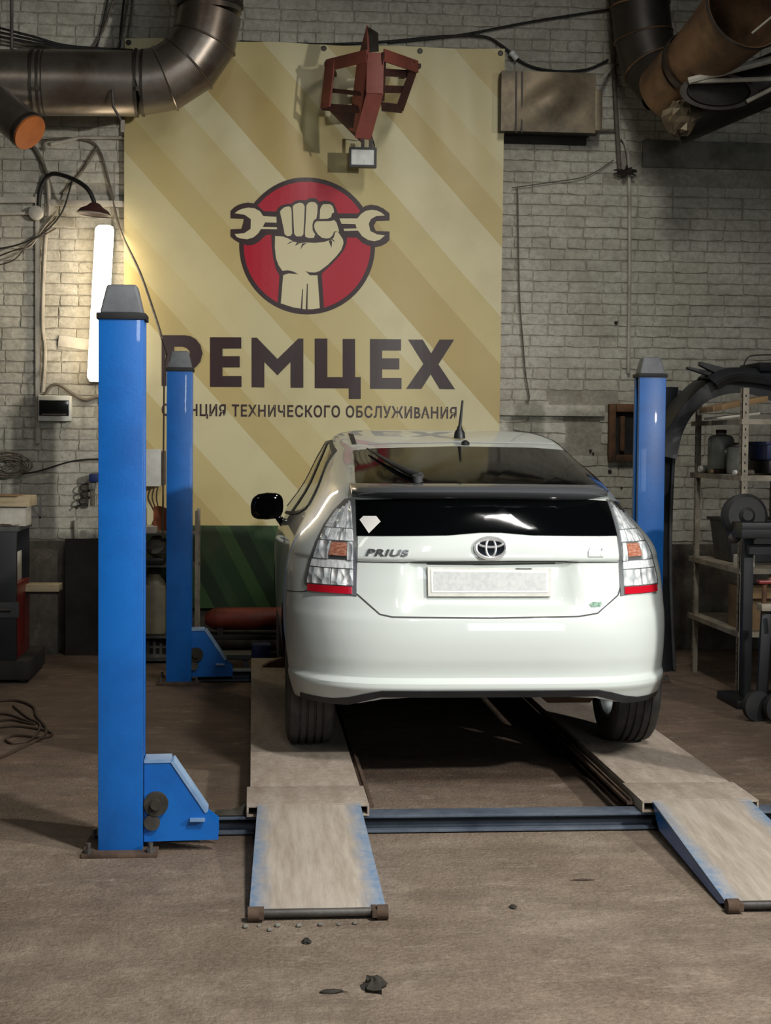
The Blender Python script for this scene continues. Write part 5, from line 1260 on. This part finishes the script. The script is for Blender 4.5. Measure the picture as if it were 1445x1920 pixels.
# ------------------------------------------------------------------ steel shelf behind the far left post
sx0, sx1, sy0, sy1 = at(262, 1100, 10.75).x, at(372, 1100, 10.75).x, 10.72, 11.1
ss = thing('steel_shelf', ((sx0+sx1)/2, 10.9, 0), 'narrow steel shelf standing behind the far left post', 'shelving')
for x in (sx0, sx1-.025):
    for y in (sy0, sy1-.025): MB().box((x, y, 0), (x+.025, y+.025, 1.06)).build('leg', m['rack_paint'], ss)
zs_ = [at(290, 1255, 10.75).z, at(290, 1193, 10.75).z, at(290, 1060, 10.75).z, at(290, 1000, 10.75).z]
zs_[0] = max(zs_[0], .03)
for z in zs_: MB().box((sx0+.002, sy0+.002, z-.012), (sx1-.002, sy1-.002, z)).build('shelf', m['fender_grey'], ss)
xm_ = at(290, 1150, 10.9).x
jc = thing('jerrycan', (xm_, 10.9, zs_[1]), 'beige plastic jerrycan on the lower board of the steel shelf', 'jerrycan')
hj = zs_[2]-.03-zs_[1]
MB().box((xm_-.10, 10.78, zs_[1]+.002), (xm_+.08, 11.02, zs_[1]+hj*.76)).build('body', m['can_beige'], jc, bevel=.025, bseg=3)
MB().lathe([(.075, hj*.74), (.07, hj*.82), (.045, hj*.88), (.045, hj*.93)], Matrix.Translation((xm_+.0, 10.86, zs_[1])), 20).build('neck', m['can_beige'], jc, smooth=35)
MB().lathe([(.05, hj*.92), (.05, hj), (.04, hj*1.01)], Matrix.Translation((xm_+.0, 10.86, zs_[1])), 20).build('cap', m['black_plastic'], jc, smooth=35)
cr = thing('bottle_crate', (xm_, 10.9, zs_[0]), 'grey slotted crate on the bottom board of the steel shelf', 'crate')
hc = zs_[1]-zs_[0]-.03
MB().box((xm_-.13, 10.8, zs_[0]), (xm_+.10, 11.04, zs_[0]+hc)).build('box', m['crate_grey'], cr, bevel=.006)
for i in range(5):
    for j in range(2):
        MB().box((xm_-.12+i*.045, 10.794, zs_[0]+.03+j*hc*.45), (xm_-.095+i*.045, 10.802, zs_[0]+.03+j*hc*.45+hc*.3)).build('slot', m['grime_black'], cr)
tag(MB().box((xm_-.12, 10.76, zs_[2]), (xm_+.07, 11.0, zs_[2]+.05)).build('black_tray', m['black_plastic'], bevel=.01), 'black tray on the upper middle board of the steel shelf', 'tray')
tb_ = thing('plastic_bag', (xm_, 10.85, zs_[2]+.05), 'grey crumpled plastic bag on the black tray behind the far left post', 'bag')
pts = []; nu, nv = 12, 8; rr = random.Random(4); hbag = zs_[3]-.02-zs_[2]-.05
for j in range(nv):
    b = -PI/2+PI*j/(nv-1)
    for i in range(nu):
        a = 2*PI*i/nu; k = 1+rr.uniform(-.22, .22); pts.append((xm_+.02+.08*k*math.cos(a)*math.cos(b), 10.86+.07*k*math.sin(a)*math.cos(b), zs_[2]+.05+hbag*.5*(1+math.sin(b))))
MB().add(pts, [(j*nu+i, j*nu+(i+1) % nu, (j+1)*nu+(i+1) % nu, (j+1)*nu+i) for j in range(nv-1) for i in range(nu)]).build('bag', m['crate_grey'], tb_)
MB().tube([(xm_+.02, 10.86, zs_[3]-.04), (xm_+.03, 10.85, zs_[3]-.018)], .012, 8).build('knot', m['crate_grey'], tb_)
tag(MB().box((xm_-.12, 10.76, zs_[3]), (xm_+.02, 11.0, zs_[3]+.045)).build('document_stack', m['paper_white'], bevel=.002), 'stack of white papers on the top board of the steel shelf', 'papers')
rgp = []
for j in range(7):
    for i in range(7):
        u, v = i/6, j/6; rgp.append((xm_-.01+.14*u, 10.80+.06*math.sin(3*u+2*v)+.02, zs_[3]+.006+.17*v+.01*math.sin(5*u)))
rgd = MB().add(rgp, [(j*7+i, j*7+i+1, (j+1)*7+i+1, (j+1)*7+i) for j in range(6) for i in range(6)])
tag(rgd.build('orange_cloth', m['orange_rag'], smooth=60), 'folded orange brown cloth standing on the steel shelf top', 'cloth')
# white control box and cable on the banner side
p, q = at(270, 842, 11.2), at(302, 912, 11.2)
wbx = thing('control_box', ((p.x+q.x)/2, 11.2, q.z), 'tall white control box mounted beside the far left post', 'control box')
MB().box((p.x, 11.16, q.z), (q.x, BY-.03, p.z)).build('case', m['white_plastic'], wbx, bevel=.008)
MB().box((q.x+.004, 11.2, q.z+.01), (q.x+.028, BY-.03, p.z-.012)).build('side_duct', m['cable_grey'], wbx, bevel=.004)
for k in range(3):
    MB().tube(bez([((p.x+q.x)/2+.02*k, 11.19, q.z+.01), ((p.x+q.x)/2-.03+.03*k, 11.17, q.z-.08), ((p.x+q.x)/2+.02+.015*k, 11.15, q.z-.2), ((p.x+q.x)/2-.01+.02*k, 11.1, q.z-.3)], 6), .006, 6).build('lead', m['cable_brown'], wbx, smooth=True)

# ------------------------------------------------------------------ red tank and boards behind the car
ta, tb2 = at(392, 1160, 11.12), at(640, 1160, 11.12)
rt = thing('air_tank', ((ta.x+tb2.x)/2, 11.12, 0), 'dark red air tank lying on a black bench under the green band of the banner', 'tank')
MB().tube([ta-Vector((.03, 0, 0)), ta, ta+Vector((.05, 0, 0)), tb2-Vector((.05, 0, 0)), tb2, tb2+Vector((.03, 0, 0))], [.03, .06, .082, .082, .06, .03], 28).build('shell', m['tank_red'], rt, smooth=40)
for xx in (ta.x+.08, tb2.x-.08):
    MB().box((xx-.02, 11.06, .1565), (xx+.02, 11.18, ta.z-.06)).build('saddle', m['grime_black'], rt)
bn = thing('low_bench', ((ta.x+tb2.x)/2, 11.12, 0), 'low black bench carrying the dark red tank', 'bench')
MB().box((ta.x-.04, 10.98, .13), (tb2.x+.06, 11.27, .156)).build('top', m['grime_black'], bn, bevel=.004)
for xx in (ta.x-.03, tb2.x+.0):
    for yy in (11.0, 11.21): MB().box((xx, yy, 0), (xx+.04, yy+.04, .13)).build('leg', m['grime_black'], bn)
p = at(400, 1222, 10.2); 
tag(MB().hexa([(p.x, 10.17, .10), (p.x+.25, 10.17, .10), (p.x+.25, 10.40, .10), (p.x, 10.40, .10)], [(p.x-.02, 10.17, .135), (p.x+.25, 10.17, .135), (p.x+.25, 10.40, .135), (p.x-.02, 10.40, .135)]).box((p.x+.02, 10.19, 0), (p.x+.06, 10.38, .10)).box((p.x+.19, 10.19, 0), (p.x+.23, 10.38, .10)).build('board', m['fender_grey'], bevel=.004), 'grey board resting on battens before the low bench', 'board')
p, q = at(478, 1195, 10.6), at(507, 1212, 10.6)
tag(MB().box((p.x-.02, 10.55, .0), (q.x+.0, 10.72, .15)).build('toolbox', m['blue_plastic'], bevel=.006), 'small dark blue case on the floor before the low bench', 'case')
p = fl(505, 1252, .12)
wk = MB(); wk.prism([(0, 0), (.16, 0), (.16, .07), (.05, .03)], 0, .09, 'y')
for v in wk.v: v.x += p.x-.05; v.y += p.y+.02; v.z += .121
tag(wk.build('wheel_chock', m['rust_wood'], bevel=.006), 'rusty wedge wheel chock on the left runway by the front wheel', 'wheel chock')

# ------------------------------------------------------------------ bits on the floor
def debris(px, py, sx, sy, h, seed, material, label):
    rr = random.Random(seed); c = fl(px, py); pts = []; nu, nv = 11, 5
    for j in range(nv):
        b = PI/2*j/(nv-1)
        for i in range(nu):
            a = 2*PI*i/nu; k = 1+rr.uniform(-.35, .3); pts.append((c.x+sx*k*math.cos(a)*math.cos(b), c.y+sy*k*math.sin(a)*math.cos(b), h*math.sin(b)*(1+rr.uniform(-.3, .3))+.001))
    tag(MB().add(pts, [(j*nu+i, j*nu+(i+1) % nu, (j+1)*nu+(i+1) % nu, (j+1)*nu+i) for j in range(nv-1) for i in range(nu)]).build('debris', material), label, 'debris')
debris(701, 1851, .034, .055, .026, 1, m['oily_rag'], 'dark crumpled clod on the bare floor in front of the left ramp')
debris(622, 1861, .036, .012, .008, 2, m['oily_rag'], 'flat dark splinter on the floor beside the crumpled clod')
debris(575, 1767, .014, .022, .010, 3, m['oily_rag'], 'small dark scrap on the floor just below the left ramp toe')
debris(962, 1702, .013, .018, .009, 4, m['oily_rag'], 'small dark crumb on the floor between the two ramps')
debris(1092, 1651, .04, .006, .005, 5, m['cable_brown'], 'thin dark twig on the floor before the crossbeam')
for i, (px, py) in enumerate(((460, 1740), (485, 1738), (520, 1738), (560, 1738), (600, 1736), (635, 1735), (505, 1746), (665, 1733))):
    rr = random.Random(20+i); c = fl(px, py); s_ = rr.uniform(.006, .011)
    tag(MB().lathe([(s_*.5, 0), (s_, s_*.4), (s_*.8, s_*.9), (s_*.2, s_*1.1)], Matrix.Translation(c), 6).build('pebble', m['concrete']), 'one of the pale grit pebbles along the toe of the left ramp', 'pebble', 'grit along the left ramp toe')
